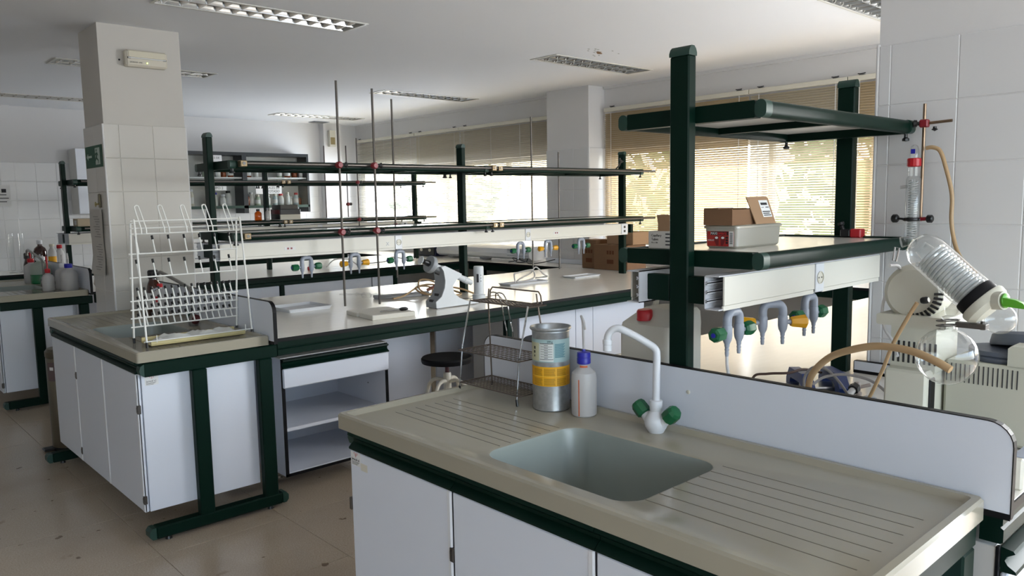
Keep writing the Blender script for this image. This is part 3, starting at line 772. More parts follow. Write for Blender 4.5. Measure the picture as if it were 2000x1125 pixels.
# metal can
CX, CY = 1.757, 1.737
t = thing('metal_can', 'open silver metal can with pale blue and yellow labels beside the sink', 'can', (CX, CY, .885))
c = (CX, CY)
M().lathe([(.056, 0), (.0595, .004), (.0595, .250), (.0605, .253), (.0595, .256), (.0655, .259), (.067, .263), (.0655, .267), (.062, .2675), (.0585, .262), (.0575, .2), (.0575, .02), (.0, .012)], (CX, CY, .885), n=40, capt=False).build('body', mat('galvanised_metal', '#b3b6b8', .38, metal=.85, var=.28, scale=70), t)
LB = mat('label_pale_blue', '#9fb9ba', .6, var=.03); LW = mat('label_white', '#cfd2cf', .6); LY = mat('label_yellow', '#dca00e', .6, var=.03); LC = mat('label_cream', '#bfbf9f', .6)
lab = arc_shell(M(), c, .0601, 120, 330, 1.045, 1.117, 30).build('label', LB, t)
arc_shell(M(), c, .0603, 188, 233, 1.048, 1.106, 12).build('label_panel', LW, lab)
arc_shell(M(), c, .0603, 140, 187, 1.048, 1.106, 12).build('label_panel', LC, lab)
L_ = M()
arc_shell(L_, c, .0605, 190, 232, 1.1035, 1.1055, 10); arc_shell(L_, c, .0605, 190, 232, 1.0535, 1.055, 10)
z = 1.100; k = 0
while z > 1.057:
    b = k % 2; arc_shell(L_, c, .0605, 204 if not b else 193, 216 if not b else 229, z-.0017, z-(.0002 if not b else .0006), 6); z -= .0040; k += 1
arc_shell(L_, c, .0605, 165, 172, 1.085, 1.094, 3); arc_shell(L_, c, .0605, 164, 171, 1.072, 1.080, 3); arc_shell(L_, c, .0605, 165, 170, 1.060, 1.066, 3)
L_.build('print', INK, lab)
L2 = M()
for i in range(16): arc_shell(L2, c, .0605, 237, 272-(i % 3)*3, 1.1035-.0028*i-.0016, 1.1035-.0028*i, 8)
L2.build('print', mat('print_teal', '#4d7f8c', .7), lab)
a = math.radians(222); text('250 g', .008, (CX+.0612*math.cos(a), CY+.0612*math.sin(a), 1.1085), (PI/2, 0, a+PI/2), INK, lab, align='CENTER')
yl = arc_shell(M(), c, .0601, 120, 330, .968, 1.030, 30).build('label', LY, t)
LN = mat('label_line', '#f0c64a', .6); LP = mat('label_print_dark', '#9a7410', .6); L3 = M(); L4 = M()
for a_ in (200, 240): arc_shell(L3, c, .0604, a_-.6, a_+.6, .970, 1.028, 2)
arc_shell(L3, c, .0604, 150, 290, .999, 1.0002, 14)
for a0, a1 in ((165, 197), (203, 237), (243, 275)):
    for i in range(14):
        if 5 < i < 8: continue
        arc_shell(L4, c, .0603, a0, a1-(i % 4), .9715+.0038*i, .9735+.0038*i, 5)
L3.build('print', LN, yl); L4.build('print', LP, yl)

# wash bottle with blue cap
t = thing('wash_bottle', 'translucent wash bottle with blue cap beside the metal can', 'bottle', (1.768, 1.605, .885))
M().lathe([(.035, 0), (.039, .004), (.0395, .06), (.0395, .118), (.036, .135), (.022, .148), (.0175, .152), (.0175, .166)], n=28).build('body', FROST, t, world=False)
k = M().lathe([(.0195, 0), (.0215, .002), (.0215, .018), (.0205, .0195), (.0205, .021), (.0215, .022), (.0205, .036), (.010, .0385), (.006, .039), (.0055, .045)], (0, 0, .162), n=22).build('cap', BLUEP, t, world=False)
M().tube(spline([(0, 0, .205), (.001, .002, .25), (.003, .006, .29), (.0, .009, .308), (-.004, .003, .306), (-.006, -.006, .294), (-.007, -.013, .270)], 5), .0037, 8).build('tube', FROST, t, world=False)
RST = mat('red_residue', '#c9653a', .6)
arc_shell(arc_shell(M(), (0, 0), .0398, 196, 201, .004, .118, 3), (0, 0), .0182, 180, 260, .152, .158, 8).build('red_stain', RST, t, world=False)
L_ = M()
for k in range(7): arc_shell(L_, (0, 0), .0398-.0001*k, 172-k, 192+k, .06+.012*k, .07+.0125*k, 4)

# wire rack with three tiers
RW = mat('rusty_wire', '#6f645c', .4, metal=.7, var=.25, scale=30)
t = thing('wire_rack', 'small three-tier wire rack standing on the closest sink drainer', 'rack', (1.75, 1.95, .885))
def tier(x0, x1, y0, y1, z, nx, ny, m_):
    M().tube([(x0, y0, z), (x1, y0, z), (x1, y1, z), (x0, y1, z)], .0024, 6, closed=True).build('tier_frame', RW, t)
    q = M()
    for i in range(1, nx): x = x0+(x1-x0)*i/nx; q.tube([(x, y0, z), (x, y1, z)], .0011, 4)
    for i in range(1, ny): y = y0+(y1-y0)*i/ny; q.tube([(x0, y, z+.001), (x1, y, z+.001)], .0011, 4)
    o = q.build('wire_mesh', RW, t); o['kind'] = 'stuff'
tier(1.672, 1.815, 1.795, 2.098, .926, 9, 18, RW)
tier(1.668, 1.812, 1.795, 2.098, 1.040, 7, 14, RW)
tier(1.712, 1.792, 1.79, 2.078, 1.210, 6, 14, RW)
for y, s in ((2.094, 1), (1.815, -1)):
    yb_, yt_ = (2.124, 2.076) if s > 0 else (1.830, 1.788)
    M().tube([(1.690, yb_, .905), (1.686, (yb_+yt_)/2, 1.05), (1.708, yt_, 1.215)], .0030, 8).build('leg', CHROME, t)
    M().cyl((1.691, yb_+.003*s, .885), (1.690, yb_, .907), .0042, n=8).build('foot', BLKP, t)
    M().tube([(1.815, y, .905), (1.81, y, 1.05), (1.792, y-.015*s, 1.21), (1.792, y-.02*s, 1.245)], .0028, 8).build('leg', RW, t)
    M().cyl((1.815, y, .885), (1.815, y, .907), .0042, n=8).build('foot', BLKP, t)
M().tube([(1.792, 2.07, 1.21), (1.792, 2.066, 1.24), (1.792, 2.055, 1.252), (1.792, 1.825, 1.252), (1.792, 1.815, 1.24), (1.792, 1.81, 1.21)], .0026, 8).build('back_rail', RW, t)
for dy in (0, .03): M().tube(spline([(1.775, 2.05-dy, 1.212), (1.77, 2.04-dy, 1.235), (1.765, 2.0-dy, 1.236), (1.76, 1.975-dy, 1.21), (1.765, 1.97-dy, 1.17), (1.775, 1.975-dy, 1.14), (1.77, 1.96-dy, 1.11), (1.775, 1.965-dy, 1.085)], 5), .0022, 6).build('hook', CHROME, t)

# jerrycan
t = thing('jerrycan', 'white plastic jerrycan with red screw cap behind the near gantry post', 'jerrycan', (2.065, 1.535, ZT))
def rl(i, z, r=.022): return [(p[0], p[1], z) for p in rrect(-.095+i, -.1+i, .095-i, .1-i, r, 5)]
JER = translucent('jerrycan_plastic', '#d8d5cb', .3, .4, .05)
def rt(x0, y0, x1, y1, z, r=.02): return [(q[0], q[1], z) for q in rrect(x0, y0, x1, y1, r, 5)]
M().loft([rl(.006, 0), rl(0, .008), rl(0, .250), rt(-.092, -.1, .095, .094, .270), rt(-.05, -.098, .092, .060, .306), rt(-.035, -.09, .085, .045, .318)], 0, True, True).build('body', JER, t, world=False)
cpm = M().lathe([(.022, 0), (.0255, .003), (.0255, .026), (.022, .031), (.0, .0315)], (-.070, .010, .286), (-.05, .03, 1), 22, capt=False).build('cap', REDP, t, world=False)
M().lathe([(.0262, 0), (.0262, .006)], (-.070, .010, .283), (-.05, .03, 1), 20).build('cap_ring', REDP, cpm, world=False)
M().tube([(.05, .06, .31), (.05, .05, .345), (.05, -.05, .345), (.05, -.07, .31)], .011, 10).build('handle', JER, t, world=False)

# --- rotary evaporator and its glass
t = thing('rotary_evaporator', 'cream rotary evaporator with slanted ribbed glass condenser and round flasks', 'evaporator', (2.2, .8, ZT))
IV = mat('ivory_housing', '#c3c1b3', .42, var=.02)
M().box(2.19, .762, ZT+.005, 2.40, .872, 1.075, b=.006).build('base', IV, t)
M().prism(rrect(.757, 1.062, .874, 1.205, .008), 'x', 2.235, 2.40).build('lift_column', IV, t)
for k in range(9):
    y = .866-.0135*k; M().box(2.2335, y-.0035, 1.087, 2.237, y+.0025, 1.147, b=.001).build('vent_slot', BLKP, t)
M().prism(rrect(.683, 1.212, .852, 1.241, .006), 'x', 2.08, 2.38).build('head_plate', IV, t)
mo = M().lathe([(.060, 0), (.070, .010), (.073, .03), (.073, .13), (.05, .16)], (2.10, .772, 1.297), (1, .12, 0), 36).build('motor_housing', IV, t)
for k in range(17):
    a = math.radians(-5-k*11); r0, r1 = .052, .067; cy, cz = .772, 1.297; x = 2.0985
    M().add([], []).box(-.0025, -.0025, 0, .0025, .0025, .001).v
    u = Vector((0, math.cos(a), math.sin(a))); w = Vector((0, -math.sin(a), math.cos(a)))*.003; P = Vector((x, cy, cz))
    q = [P+u*r0-w, P+u*r0+w, P+Vector((.009, 0, 0))+u*(r1+.004)+w, P+Vector((.009, 0, 0))+u*(r1+.004)-w]
    M().add(q+[p+Vector((.006, 0, 0)) for p in q], [(0, 1, 2, 3), (7, 6, 5, 4), (0, 4, 5, 1), (1, 5, 6, 2), (2, 6, 7, 3), (3, 7, 4, 0)]).build('vent_slot', BLKP, mo)
A0 = Vector((2.02, .728, 1.421)); A1 = Vector((2.02, .603, 1.310)); AX = (A1-A0).normalized(); LN_ = (A1-A0).length
cd = M().lathe([(.012, -.022), (.03, -.014), (.0425, .006), (.0455, .025), (.0455, LN_)], A0, AX, 40, capb=True, capt=False).build('condenser', GLASS, t)
HU = AX.orthogonal().normalized(); HW = AX.cross(HU)
M().tube([A0+AX*(.028+(LN_-.040)*k/336)+HU*(.0355*math.cos(k*2*PI/24))+HW*(.0355*math.sin(k*2*PI/24)) for k in range(337)], .0047, 8).build('cooling_coil', COIL, cd)
M().lathe([(.017, .0), (.020, .02), (.020, LN_-.01)], A0, AX, 24, capb=False).build('inner_tube', GLASS, cd)
M().lathe([(.0455, LN_-.008), (.0475, LN_-.004), (.0485, LN_+.016), (.047, LN_+.020)], A0, AX, 40).build('seal_ring', BLK, t)
M().lathe([(.046, LN_+.014), (.052, LN_+.016), (.0545, LN_+.021), (.053, LN_+.034), (.042, LN_+.046), (.02, LN_+.050)], A0, AX, 40).build('collar', IV, t)
cp = A0+AX*(-.012)
u = AX.orthogonal().normalized()
M().tube([cp, cp+Vector((-.005, .018, .006)), cp+Vector((-.008, .034, .002))], [.010, .012, .013], 14).build('inlet', GLASS, cd)
M().tube([(2.0, .770, 1.418), (2.0, .776, 1.385), (2.0, .784, 1.387), (2.0, .780, 1.42)], .0022, 6, closed=True).build('clip', CHROME, cd)
M().tube([(2.01, .795, 1.405), (2.01, .80, 1.365)], .004, 8).build('nipple', GLASS, cd)
M().cyl((2.01, .595, 1.302), (1.988, .535, 1.308), .021, .0205, 20).build('knob_hub', IV, t)
kn = M().box(-.005, -.026, -.006, .005, 0, .006, b=.002); 
M().lathe([(.016, 0), (.017, .004), (.013, .006)], (1.988, .535, 1.308), (-.2, -1, .08), 18).build('knob', mat('lime_plastic', '#4f9a1c', .35), t)
M().prism([(.533, 1.316), (.510, 1.313), (.494, 1.306), (.488, 1.297), (.493, 1.294), (.533, 1.297)], 'x', 1.972, 1.988).build('knob_lever', mat('lime_plastic', '#4f9a1c', .35), t)
# receiving flask with neck, ball joint and clamp
FC = Vector((2.02, .659, 1.160)); R0 = .069
prof = [(R0*math.sin(a), -R0*math.cos(a)) for a in [math.radians(d) for d in range(4, 140, 8)]] + [(.040, .056), (.024, .064), (.0155, .068), (.0135, .074)]
fl = M().lathe(prof, FC, (0, .02, 1), 40, capt=False).build('receiving_flask', GLASS, t)
M().lathe([(.013, .066), (.013, .085), (.019, .090), (.019, .094), (.013, .098), (.015, .108), (.017, .118)], FC, (0, -.06, 1), 24, capb=False, capt=False).build('neck_joint', GLASS, fl)
for dz in (.074, .086): M().lathe([(.016, 0), (.026, .0005), (.026, .0025), (.016, .003)], FC+Vector((0, 0, dz)), (0, .1, 1), 24, capb=False, capt=False).build('joint_clamp', STEEL, fl)
M().box(2.008, .575, 1.234, 2.032, .640, 1.246, b=.001).build('clamp_arm', STEEL, fl)
M().cyl((2.02, .585, 1.232), (2.02, .585, 1.252), .005, n=10).build('clamp_screw', STEEL, fl)
# evaporating flask behind the collar
EC = Vector((2.09, .570, 1.251)); R1 = .036
prof = [(R1*math.sin(a), -R1*math.cos(a)) for a in [math.radians(d) for d in range(4, 150, 10)]] + [(.016, .036), (.013, .05), (.013, .085)]
M().lathe(prof, EC, (-.2, .75, .45), 32, capt=False).build('evaporating_flask', GLASS, t)
M().lathe([(.007, 0), (.0085, .004), (.0085, .014), (.006, .018)], (2.00, .714, 1.292), (-.1, -.9, .2), 12).build('hose_elbow', BLKP, t)
M().box(2.21, .757, ZT+.004, 2.245, .787, 1.055, b=.003).build('lift_rail', BLK, t)

# hoses near the evaporator
def hose(name, label, pts, r, m_, cat='hose', k=8, n=12):
    P = spline(pts, k); o = M().tube(P, r, n).build(name, m_); tag(o, label, cat); return o
hose('rubber_hose', 'thick tan rubber hose arching up in front of the right gantry post', [(2.33, 1.165, .905), (2.25, 1.12, .95), (2.05, 1.01, 1.055), (1.98, .93, 1.125), (1.95, .85, 1.163), (1.94, .783, 1.180), (1.925, .705, 1.180), (1.91, .645, 1.166), (1.905, .612, 1.152)], .0092, RUBBER)
hose('water_hose', 'thin pale hose hanging from the nearest grey tap under the close gantry', [(1.914, 1.194, 1.106), (1.915, 1.192, 1.07), (1.93, 1.185, 1.0), (1.96, 1.165, .92), (2.0, 1.14, .887)], .0045, FROST)
hose('water_hose', 'thin tan hose from black elbow of the evaporator down to the worktop', [(1.997, .722, 1.287), (2.0, .745, 1.245), (2.02, .783, 1.177), (2.06, .822, 1.10), (2.13, .875, 1.02), (2.25, .95, .93), (2.33, .985, .892), (2.40, 1.01, .886)], .0048, RUBBER)
hose('water_hose', 'pale hose looping left behind the motor housing of the evaporator', [(2.02, .80, 1.372), (2.08, .80, 1.365), (2.2, .846, 1.325), (2.21, .886, 1.26), (2.21, .886, 1.19), (2.2, .853, 1.145), (2.17, .83, 1.115)], .0042, FROST)
hose('water_hose', 'long tan hose hanging from the top of the upright condenser before the tiles', [(2.873, 1.030, 1.704), (2.873, 1.008, 1.705), (2.875, .985, 1.69), (2.87, .963, 1.631), (2.87, .942, 1.545), (2.87, .940, 1.46), (2.86, .925, 1.39), (2.80, .885, 1.34), (2.6, .78, 1.31)], .0068, RUBBER)

# upright condenser held by a clamp on a rod at the gantry end
t = thing('retort_rod', 'short steel rod clamped upright to the near gantry beside the tiled column', 'rod', (2.885, 1.045, 1.45))
M().cyl((2.888, 1.0445, 1.455), (2.888, 1.0445, 1.855), .0055, n=12).build('rod', mat('warm_steel', '#8a7562', .3, metal=1.0), t)
M().cyl((2.893, 1.078, 1.787), (2.893, .958, 1.792), .0050, n=12).build('cross_rod', mat('warm_steel', '#8a7562', .3, metal=1.0), t)
bh = M().box(2.876, 1.030, 1.775, 2.902, 1.058, 1.802, b=.004).build('boss_head', REDC, t)
M().lathe([(.006, 0), (.006, .01), (.012, .012), (.013, .022), (.0, .026)], (2.889, 1.056, 1.790), (-.3, 1, 0), 10, capt=False).build('boss_screw', BLKP, bh)
M().lathe([(.006, 0), (.006, .006), (.011, .01), (.0, .016)], (2.893, 1.012, 1.776), (0, 0, -1), 10, capt=False).build('boss_screw', BLKP, bh)
t = thing('upright_condenser', 'upright clear glass condenser with red screw ring before the right tiled column', 'condenser', (2.862, 1.062, 1.39))
cx, cy = 2.86, 1.062
cb = M().lathe([(.021, 1.385), (.0235, 1.395), (.0235, 1.60), (.020, 1.607), (.0175, 1.61), (.0175, 1.648)], (cx, cy, 0), n=28, capb=False, capt=False).build('jacket', GLASS, t)
M().lathe([(.009, 1.39), (.009, 1.60)], (cx, cy, 0), n=16).build('inner_tube', GLASS, cb)
M().tube([(cx+.0135*math.cos(k*.7), cy+.0135*math.sin(k*.7), 1.395+.2*k/220) for k in range(221)], .0022, 6).build('coil', COIL, cb)
M().cyl((cx, cy+.02, 1.575), (cx, cy+.042, 1.573), .005, n=10).build('nipple', FROST, cb)
M().lathe([(.0185, 1.642), (.0225, 1.645), (.0225, 1.668), (.0205, 1.671), (.014, 1.672)], (cx, cy, 0), n=14).build('screw_ring', REDP, t, ang=20)
M().lathe([(.0135, 1.67), (.0135, 1.70), (.010, 1.712), (.004, 1.717)], (cx, cy, 0), n=20, capb=False).build('glass_cap', GLASS, t)
M().box(cx-.0145, cy-.007, 1.686, cx-.0138, cy+.007, 1.702).build('cap_label', BLUEP, t)
cl = M().box(cx-.008, cy-.029, 1.457, cx+.008, cy+.029, 1.466, b=.002)
cl.lathe([(.025, 0), (.0265, .003), (.0265, .009), (.025, .012)], (cx, cy, 1.456), n=24, capb=False, capt=False); cl.build('clamp_ring', BLKP, t)
M().cyl((cx, cy+.026, 1.463), (cx, cy+.05, 1.465), .004, n=8).lathe([(.011, 0), (.0145, .004), (.0145, .018), (.010, .022)], (cx, cy+.046, 1.465), (0, 1, 0), 8).build('clamp_screw', BLKP, t)
M().cyl((cx, cy-.026, 1.463), (cx, cy-.048, 1.464), .0065, n=8).build('clamp_arm', REDC, t)
M().lathe([(.009, 0), (.0135, .003), (.0135, .018), (.009, .021)], (cx, cy-.047, 1.464), (0, -1, 0), 8).build('clamp_screw', BLKP, t)

# grey analyser with dark lid
t = thing('analyser', 'grey bench analyser with dark round lid at the right edge', 'instrument', (2.42, .64, ZT))
GB = mat('grey_beige_housing', '#b3b2a4', .45, var=.02); LIDM = mat('slate_lid', '#4a505c', .4)
M().box(2.30, .485, ZT+.006, 2.60, .756, 1.098, b=.008).build('housing', GB, t)
for k in range(16): y = .748-.0112*k; M().box(2.2985, y-.0012, 1.040, 2.3015, y+.0012, 1.090).build('vent_slot', INK, t)
M().lathe([(.082, 0), (.084, .003), (.084, .012), (.080, .016), (.084, .018), (.084, .030)], (2.40, .640, 1.098), n=36).build('lid_base', LIDM, t)
M().lathe([(.088, 0), (.090, .008), (.085, .030), (.07, .038), (.0, .042)], (2.46, .600, 1.128), (.18, .05, 1), 36, capt=False).build('lid', LIDM, t)
M().prism([(.606, 1.098), (.606, 1.145), (.598, 1.152), (.52, 1.152), (.49, 1.098)], 'x', 2.305, 2.38).build('hinge_block', GB, t)
M().box(2.2988, .49, 1.02, 2.3012, .556, 1.084).build('panel_outline', mat('outline_dark', '#5d5c54', .5), t)
M().box(2.2985, .49, 1.0225, 2.3005, .5545, 1.0815).build('access_panel', GB, t)
for x, y in ((2.32, .5), (2.32, .74), (2.58, .5), (2.58, .74)): M().cyl((x, y, ZT), (x, y, ZT+.007), .01, n=10).build('foot', BLKP, t)
t = thing('handset', 'pale handset lying at the right end of the close bench behind the splash board', 'device', (2.02, .51, ZT))
M().box(1.98, .478, ZT, 2.10, .506, .955, b=.006).build('body', CREAMP, t); M().box(1.99, .4795, .955, 2.09, .5045, .957).build('keypad', GREYP, t)

# blue clamp device, white tube, cables
t = thing('blue_bracket_device', 'silver slab between two dark blue brackets lying on the close bench', 'device', (2.45, 1.185, ZT), R_(-42))
BLUD = mat('dark_blue_plastic', '#16336e', .4)
M().box(-.13, -.04, .02, .11, .05, .05, b=.004).build('slab', ALU, t, world=False)
for x in (-.075, .035):
    M().prism([(-.085, 0), (-.085, .055), (-.05, .098), (.06, .098), (.085, .06), (.085, 0), (.052, 0), (.052, .058), (.045, .066), (-.035, .066), (-.05, .05), (-.05, 0)], 'x', x, x+.034).build('bracket', BLUD, t, world=False)
t = thing('valve_block', 'grey block with a white tube and black nut lying behind the splash board', 'valve', (2.33, 1.035, ZT))
M().box(-.06, -.05, 0, .10, -.012, .046, b=.003).build('block', GREYP, t, world=False)
M().cyl((-.07, .006, .022), (.06, .008, .066), .010, n=14).build('tube', WHITEP, t, world=False)
M().lathe([(.010, 0), (.0165, .002), (.0165, .022), (.012, .026)], (.058, .008, .0655), (1, .01, .33), 6).build('nut', BLKP, t, world=False)
t = thing('grey_valve', 'small grey plastic valve between the blue bracket device and post', 'valve', (2.55, 1.10, ZT))
M().lathe([(.014, 0), (.016, .02), (.011, .025), (.011, .05), (.008, .055)], n=14).cyl((0, 0, .035), (.03, -.03, .045), .006).build('body', mat('taupe_plastic', '#9c928c', .45), t, world=False)
hose('power_cable', 'grey cable looping over the blue bracket device', [(2.24, 1.115, .885), (2.27, 1.14, .94), (2.3, 1.156, .985), (2.3, 1.128, 1.02), (2.3, 1.083, 1.017), (2.31, 1.047, .98), (2.34, 1.03, .93), (2.40, 1.045, .885)], .0042, RUBBERG, 'cable')
hose('power_cable', 'brown cable lying from the left towards the blue bracket device', [(2.22, 1.30, .884), (2.3, 1.335, .955), (2.3, 1.282, .976), (2.32, 1.22, .985), (2.38, 1.20, .99), (2.5, 1.2, .96)], .0042, mat('brown_cable', '#5b4740', .5), 'cable')
hose('power_cable', 'pale grey cable arching right past the white tube', [(2.28, 1.12, .97), (2.3, 1.093, .994), (2.3, 1.03, 1.012), (2.3, .955, 1.006), (2.28, .894, .978), (2.25, .846, .935), (2.2, .81, .887)], .0042, mat('pale_cable', '#a5a2a2', .5), 'cable')
t = thing('conical_flask', 'clear glass conical flask left of the cream evaporator base', 'flask', (2.72, 1.015, ZT))
M().lathe([(.045, 0), (.0475, .004), (.046, .012), (.018, .10), (.0155, .11), (.0155, .135), (.0185, .14)], n=28, capt=False).build('body', GLASS, t, world=False)
M().lathe([(.040, .004), (.044, .006), (.030, .03)], n=24, capt=False).build('residue', glass('dirty_glass', (.8, .8, .78), 1.5, .1, .06, (.2, .18, .16)), t, world=False)

# things on the close gantry shelf
t = thing('plastic_tub', 'clear plastic tub with a red sweets label on the close gantry shelf', 'tub', (2.228, 1.335, 1.3945), 0)
TUB = translucent('tub_plastic', '#d6d2c6', .6, .2, .14)
def tl(i, z): return [(p[0], p[1], z) for p in rrect(-.13+i, -.056+i, .13-i, .056-i, .012, 4)]
M().loft([tl(.006, 0), tl(.001, .006), tl(-.002, .062), tl(-.0, .063), tl(.003, .06), tl(.006, .006)], 0, True, True).build('body', TUB, t, world=False)
M().loft([tl(-.002, .060), tl(-.006, .061), tl(-.006, .067), tl(-.002, .070), tl(.004, .070), tl(.008, .068)], 0, False, True).build('lid', TUB, t, world=False)
lb = M().box(-.1325, -.046, .006, -.1318, .047, .052).build('label', mat('label_red', '#a3231b', .5), t, world=False)
RX = (PI/2, 0, -PI/2)
M().box(-.1331, -.028, .040, -.1326, .034, .051).build('label_band', mat('label_black', '#1d1212', .5), lb, world=False)
text('MAXI', .0115, (-.1334, .034, .0415), RX, PAPER, lb, world=False, sx=.85)
text('SERPIENTES', .0105, (-.1334, .0105, .0415), RX, mat('label_bright_red', '#d0242c', .5), lb, world=False, sx=.62)
for s in (-1, 1):
    m_ = M(); pts = [(.002+s*.004, .008), (.002+s*.012, .008), (.002+s*.019, .024), (.002+s*.019, .034), (.002+s*.011, .039), (.002+s*.003, .036)]
    m_.prism(pts, 'x', -.1332, -.1326); m_.build('label_shape', mat('label_dark_red', '#6d0b10', .5), lb, world=False)
    e = [(.002+s*.011+.0055*math.cos(a), .032+.0036*math.sin(a)) for a in [k*PI/6 for k in range(12)]]
    M().prism(e, 'x', -.1335, -.1330).build('label_oval', PAPER, lb, world=False)
for k in range(3): M().box(-.1331, -.027, .030-.008*k, -.1326, -.019, .036-.008*k).build('label_text', mat('label_black', '#1d1212', .5), lb, world=False)
M().box(-.1331, -.0455, .006, -.1326, -.030, .052).build('label_strip', PAPER, lb, world=False)
bc = M()
for k in range(12): bc.box(-.1333, -.043, .014+.003*k, -.1330, -.033, .0158+.003*k-.0006*(k % 2))
o = bc.build('barcode', INK, lb, world=False); o['kind'] = 'stuff'
text('GALLO', .007, (-.1333, .044, .022), RX, PAPER, lb, world=False)
t = thing('cardboard_carton', 'brown cardboard carton with open labelled flap on the clear tub', 'carton', (2.195, 1.335, 1.4645), 0)
M().box(-.115, -.05, .0005, .02, .05, .004).box(-.115, -.05, .004, -.112, .05, .050).box(-.112, .047, .004, .02, .05, .05).box(-.112, -.05, .004, .02, -.047, .048).box(.017, -.047, .004, .02, .047, .05).box(-.113, .0, .05, -.03, .05, .053).build('box', CARDD, t, world=False)
fl_ = M().prism([(-.04, .002), (-.035, -.0), (.05, .004), (.052, .008)], 'y', -.058, -.056)
q = [(.0, -.064, .001), (.118, -.064, .001), (.098, -.045, .082), (.086, -.044, .085), (-.03, -.045, .085)]
M().add(q+[(a, b+.003, c_) for a, b, c_ in q], [(0, 1, 2, 3, 4), (9, 8, 7, 6, 5), (0, 5, 6, 1), (1, 6, 7, 2), (2, 7, 8, 3), (3, 8, 9, 4), (4, 9, 5, 0)]).build('flap', CARD, t, world=False)
def on_flap(a, b, off=.0006):     # point on the flap: a along, b up (0..1)
    return Vector((a-.03*b*(1 if a < .05 else .75), -.064+.0195*b-off, .001+.083*b))
def flap_quad(a0, a1, b0, b1, off): return [on_flap(a0, b0, off), on_flap(a1, b0, off), on_flap(a1, b1, off), on_flap(a0, b1, off)]
fl2 = [o for o in t.children if o.name.startswith('flap')][0]
def fq(nm, a0, a1, b0, b1, off, m_):
    q = flap_quad(a0, a1, b0, b1, off); M().add(q+[p+Vector((0, .0004, 0)) for p in q], [(0, 1, 2, 3), (7, 6, 5, 4), (0, 4, 5, 1), (1, 5, 6, 2), (2, 6, 7, 3), (3, 7, 4, 0)]).build(nm, m_, fl2, world=False)
fq('label', .055, .108, .25, .88, .0009, PAPER)
for k in range(3): fq('print', .060, .104-.006*(k % 2), .30+.07*k, .335+.07*k, .0014, INK)
fq('print', .085, .104, .60, .63, .0014, INK); fq('print', .060, .075, .60, .62, .0014, INK); fq('barcode', .062, .100, .70, .79, .0014, INK)
t = thing('carton', 'white carton of capillary tubes with open brown flap, left of the near post', 'carton', (2.05, 1.47, 1.3945))
M().box(-.055, -.06, 0, .005, .062, .054, b=.001).build('box', mat('white_card', '#c6c3bd', .8), t, world=False)
M().add([(-.053, .02, .054), (.004, .02, .054), (.004, .028, .105), (-.053, .028, .105), (-.053, .023, .054), (.004, .023, .054), (.004, .031, .105), (-.053, .031, .105)], [(0, 1, 2, 3), (7, 6, 5, 4), (0, 4, 5, 1), (1, 5, 6, 2), (2, 6, 7, 3), (3, 7, 4, 0)]).box(-.054, -.055, .054, -.051, .026, .104).build('flap', CARD, t, world=False)
bx = t.children[0]
text('Capillary', .011, (-.0556, .05, .037), RX, INK, bx, world=False); text('Tubes', .011, (-.0556, .05, .025), RX, INK, bx, world=False); text('75  x  100', .006, (-.0556, .05, .016), RX, INK, bx, world=False)
for k in range(4): M().box(-.0556, -.035, .010+.011*k, -.0552, -.004, .014+.011*k).build('print', INK, bx, world=False)
t = thing('boss_clamp', 'red boss clamp with black screw on the far end of near gantry shelf', 'clamp', (2.87, 1.262, 1.3945))
M().box(-.02, -.028, 0, .02, .012, .032, b=.004).build('body', REDP, t, world=False)
M().box(-.018, .012, .002, .018, .05, .03, b=.004).lathe([(.007, 0), (.007, .015), (.012, .018), (.012, .028)], (0, .045, .028), (0, .4, 1), 10).build('screw', BLKP, t, world=False)

# drawer cabinet under the right end of the near bench
t = thing('drawer_cabinet', 'white drawer cabinet with dark green grip under the bench, bottom right corner', 'cabinet', (2.2, .75, .1))
M().box(1.89, .50, .1, 2.45, 1.05, .775, b=.002).build('body', LAMG, t)
for x in (1.888, 2.438): M().box(x, .494, .1, x+.014, .500, .776).build('edge_band', BLK, t)
M().prism([(.494, .772), (.470, .768), (.466, .762), (.482, .752), (.486, .742), (.480, .732), (.464, .722), (.462, .715), (.494, .715)], 'x', 1.905, 2.437).build('grip_rail', GREEN, t)
for z0, z1 in ((.53, .712), (.32, .525), (.105, .315)): M().box(1.906, .478, z0, 2.436, .494, z1, b=.004).build('drawer', LAM, t)
# ================================================================== MIDDLE BENCH OBJECTS
WIREW = mat('white_coated_wire', '#dcdcd8', .35)
t = thing('drying_rack', 'white wire drying rack with black-tipped pegs on the middle bench sink', 'rack', (1.45, 3.97, ZC-.015))
xa, xb = 1.20, 1.722; z0 = .8865
for x in (xa, xb):
    M().tube([(x, 3.885, z0+.02), (x+.012, 3.985, 1.475), (x+.014, 3.995, 1.492), (x+.006, 4.003, 1.478)], .005, 8).build('leg', WIREW, t)
    M().tube([(x, 4.075, z0+.02), (x, 4.005, 1.478)], .005, 8).build('leg', WIREW, t)
    for y in (3.885, 4.075): M().cyl((x, y, z0-.0005), (x, y, z0+.026), .0062, n=10).build('foot', BLKP, t)
def legy(z): return 4.075-.07*(z-z0)/.59
for z in (1.487, 1.452, 1.425): M().cyl((xa-.004, legy(z)-.008, z), (xb+.012, legy(z)-.008, z), .0034, n=8).build('bar', WIREW, t)
for k in range(5):
    x = 1.245+.108*k; y = 3.992
    M().tube(spline([(x+.022, y, 1.425), (x+.020, y, 1.455), (x+.002, y+.018, 1.545), (x-.004, y+.022, 1.560), (x-.014, y+.022, 1.560), (x-.019, y+.018, 1.545), (x-.003, y, 1.455), (x-.001, y, 1.425)], 3), .0033, 6).build('hook', WIREW, t)
pg = pt = None
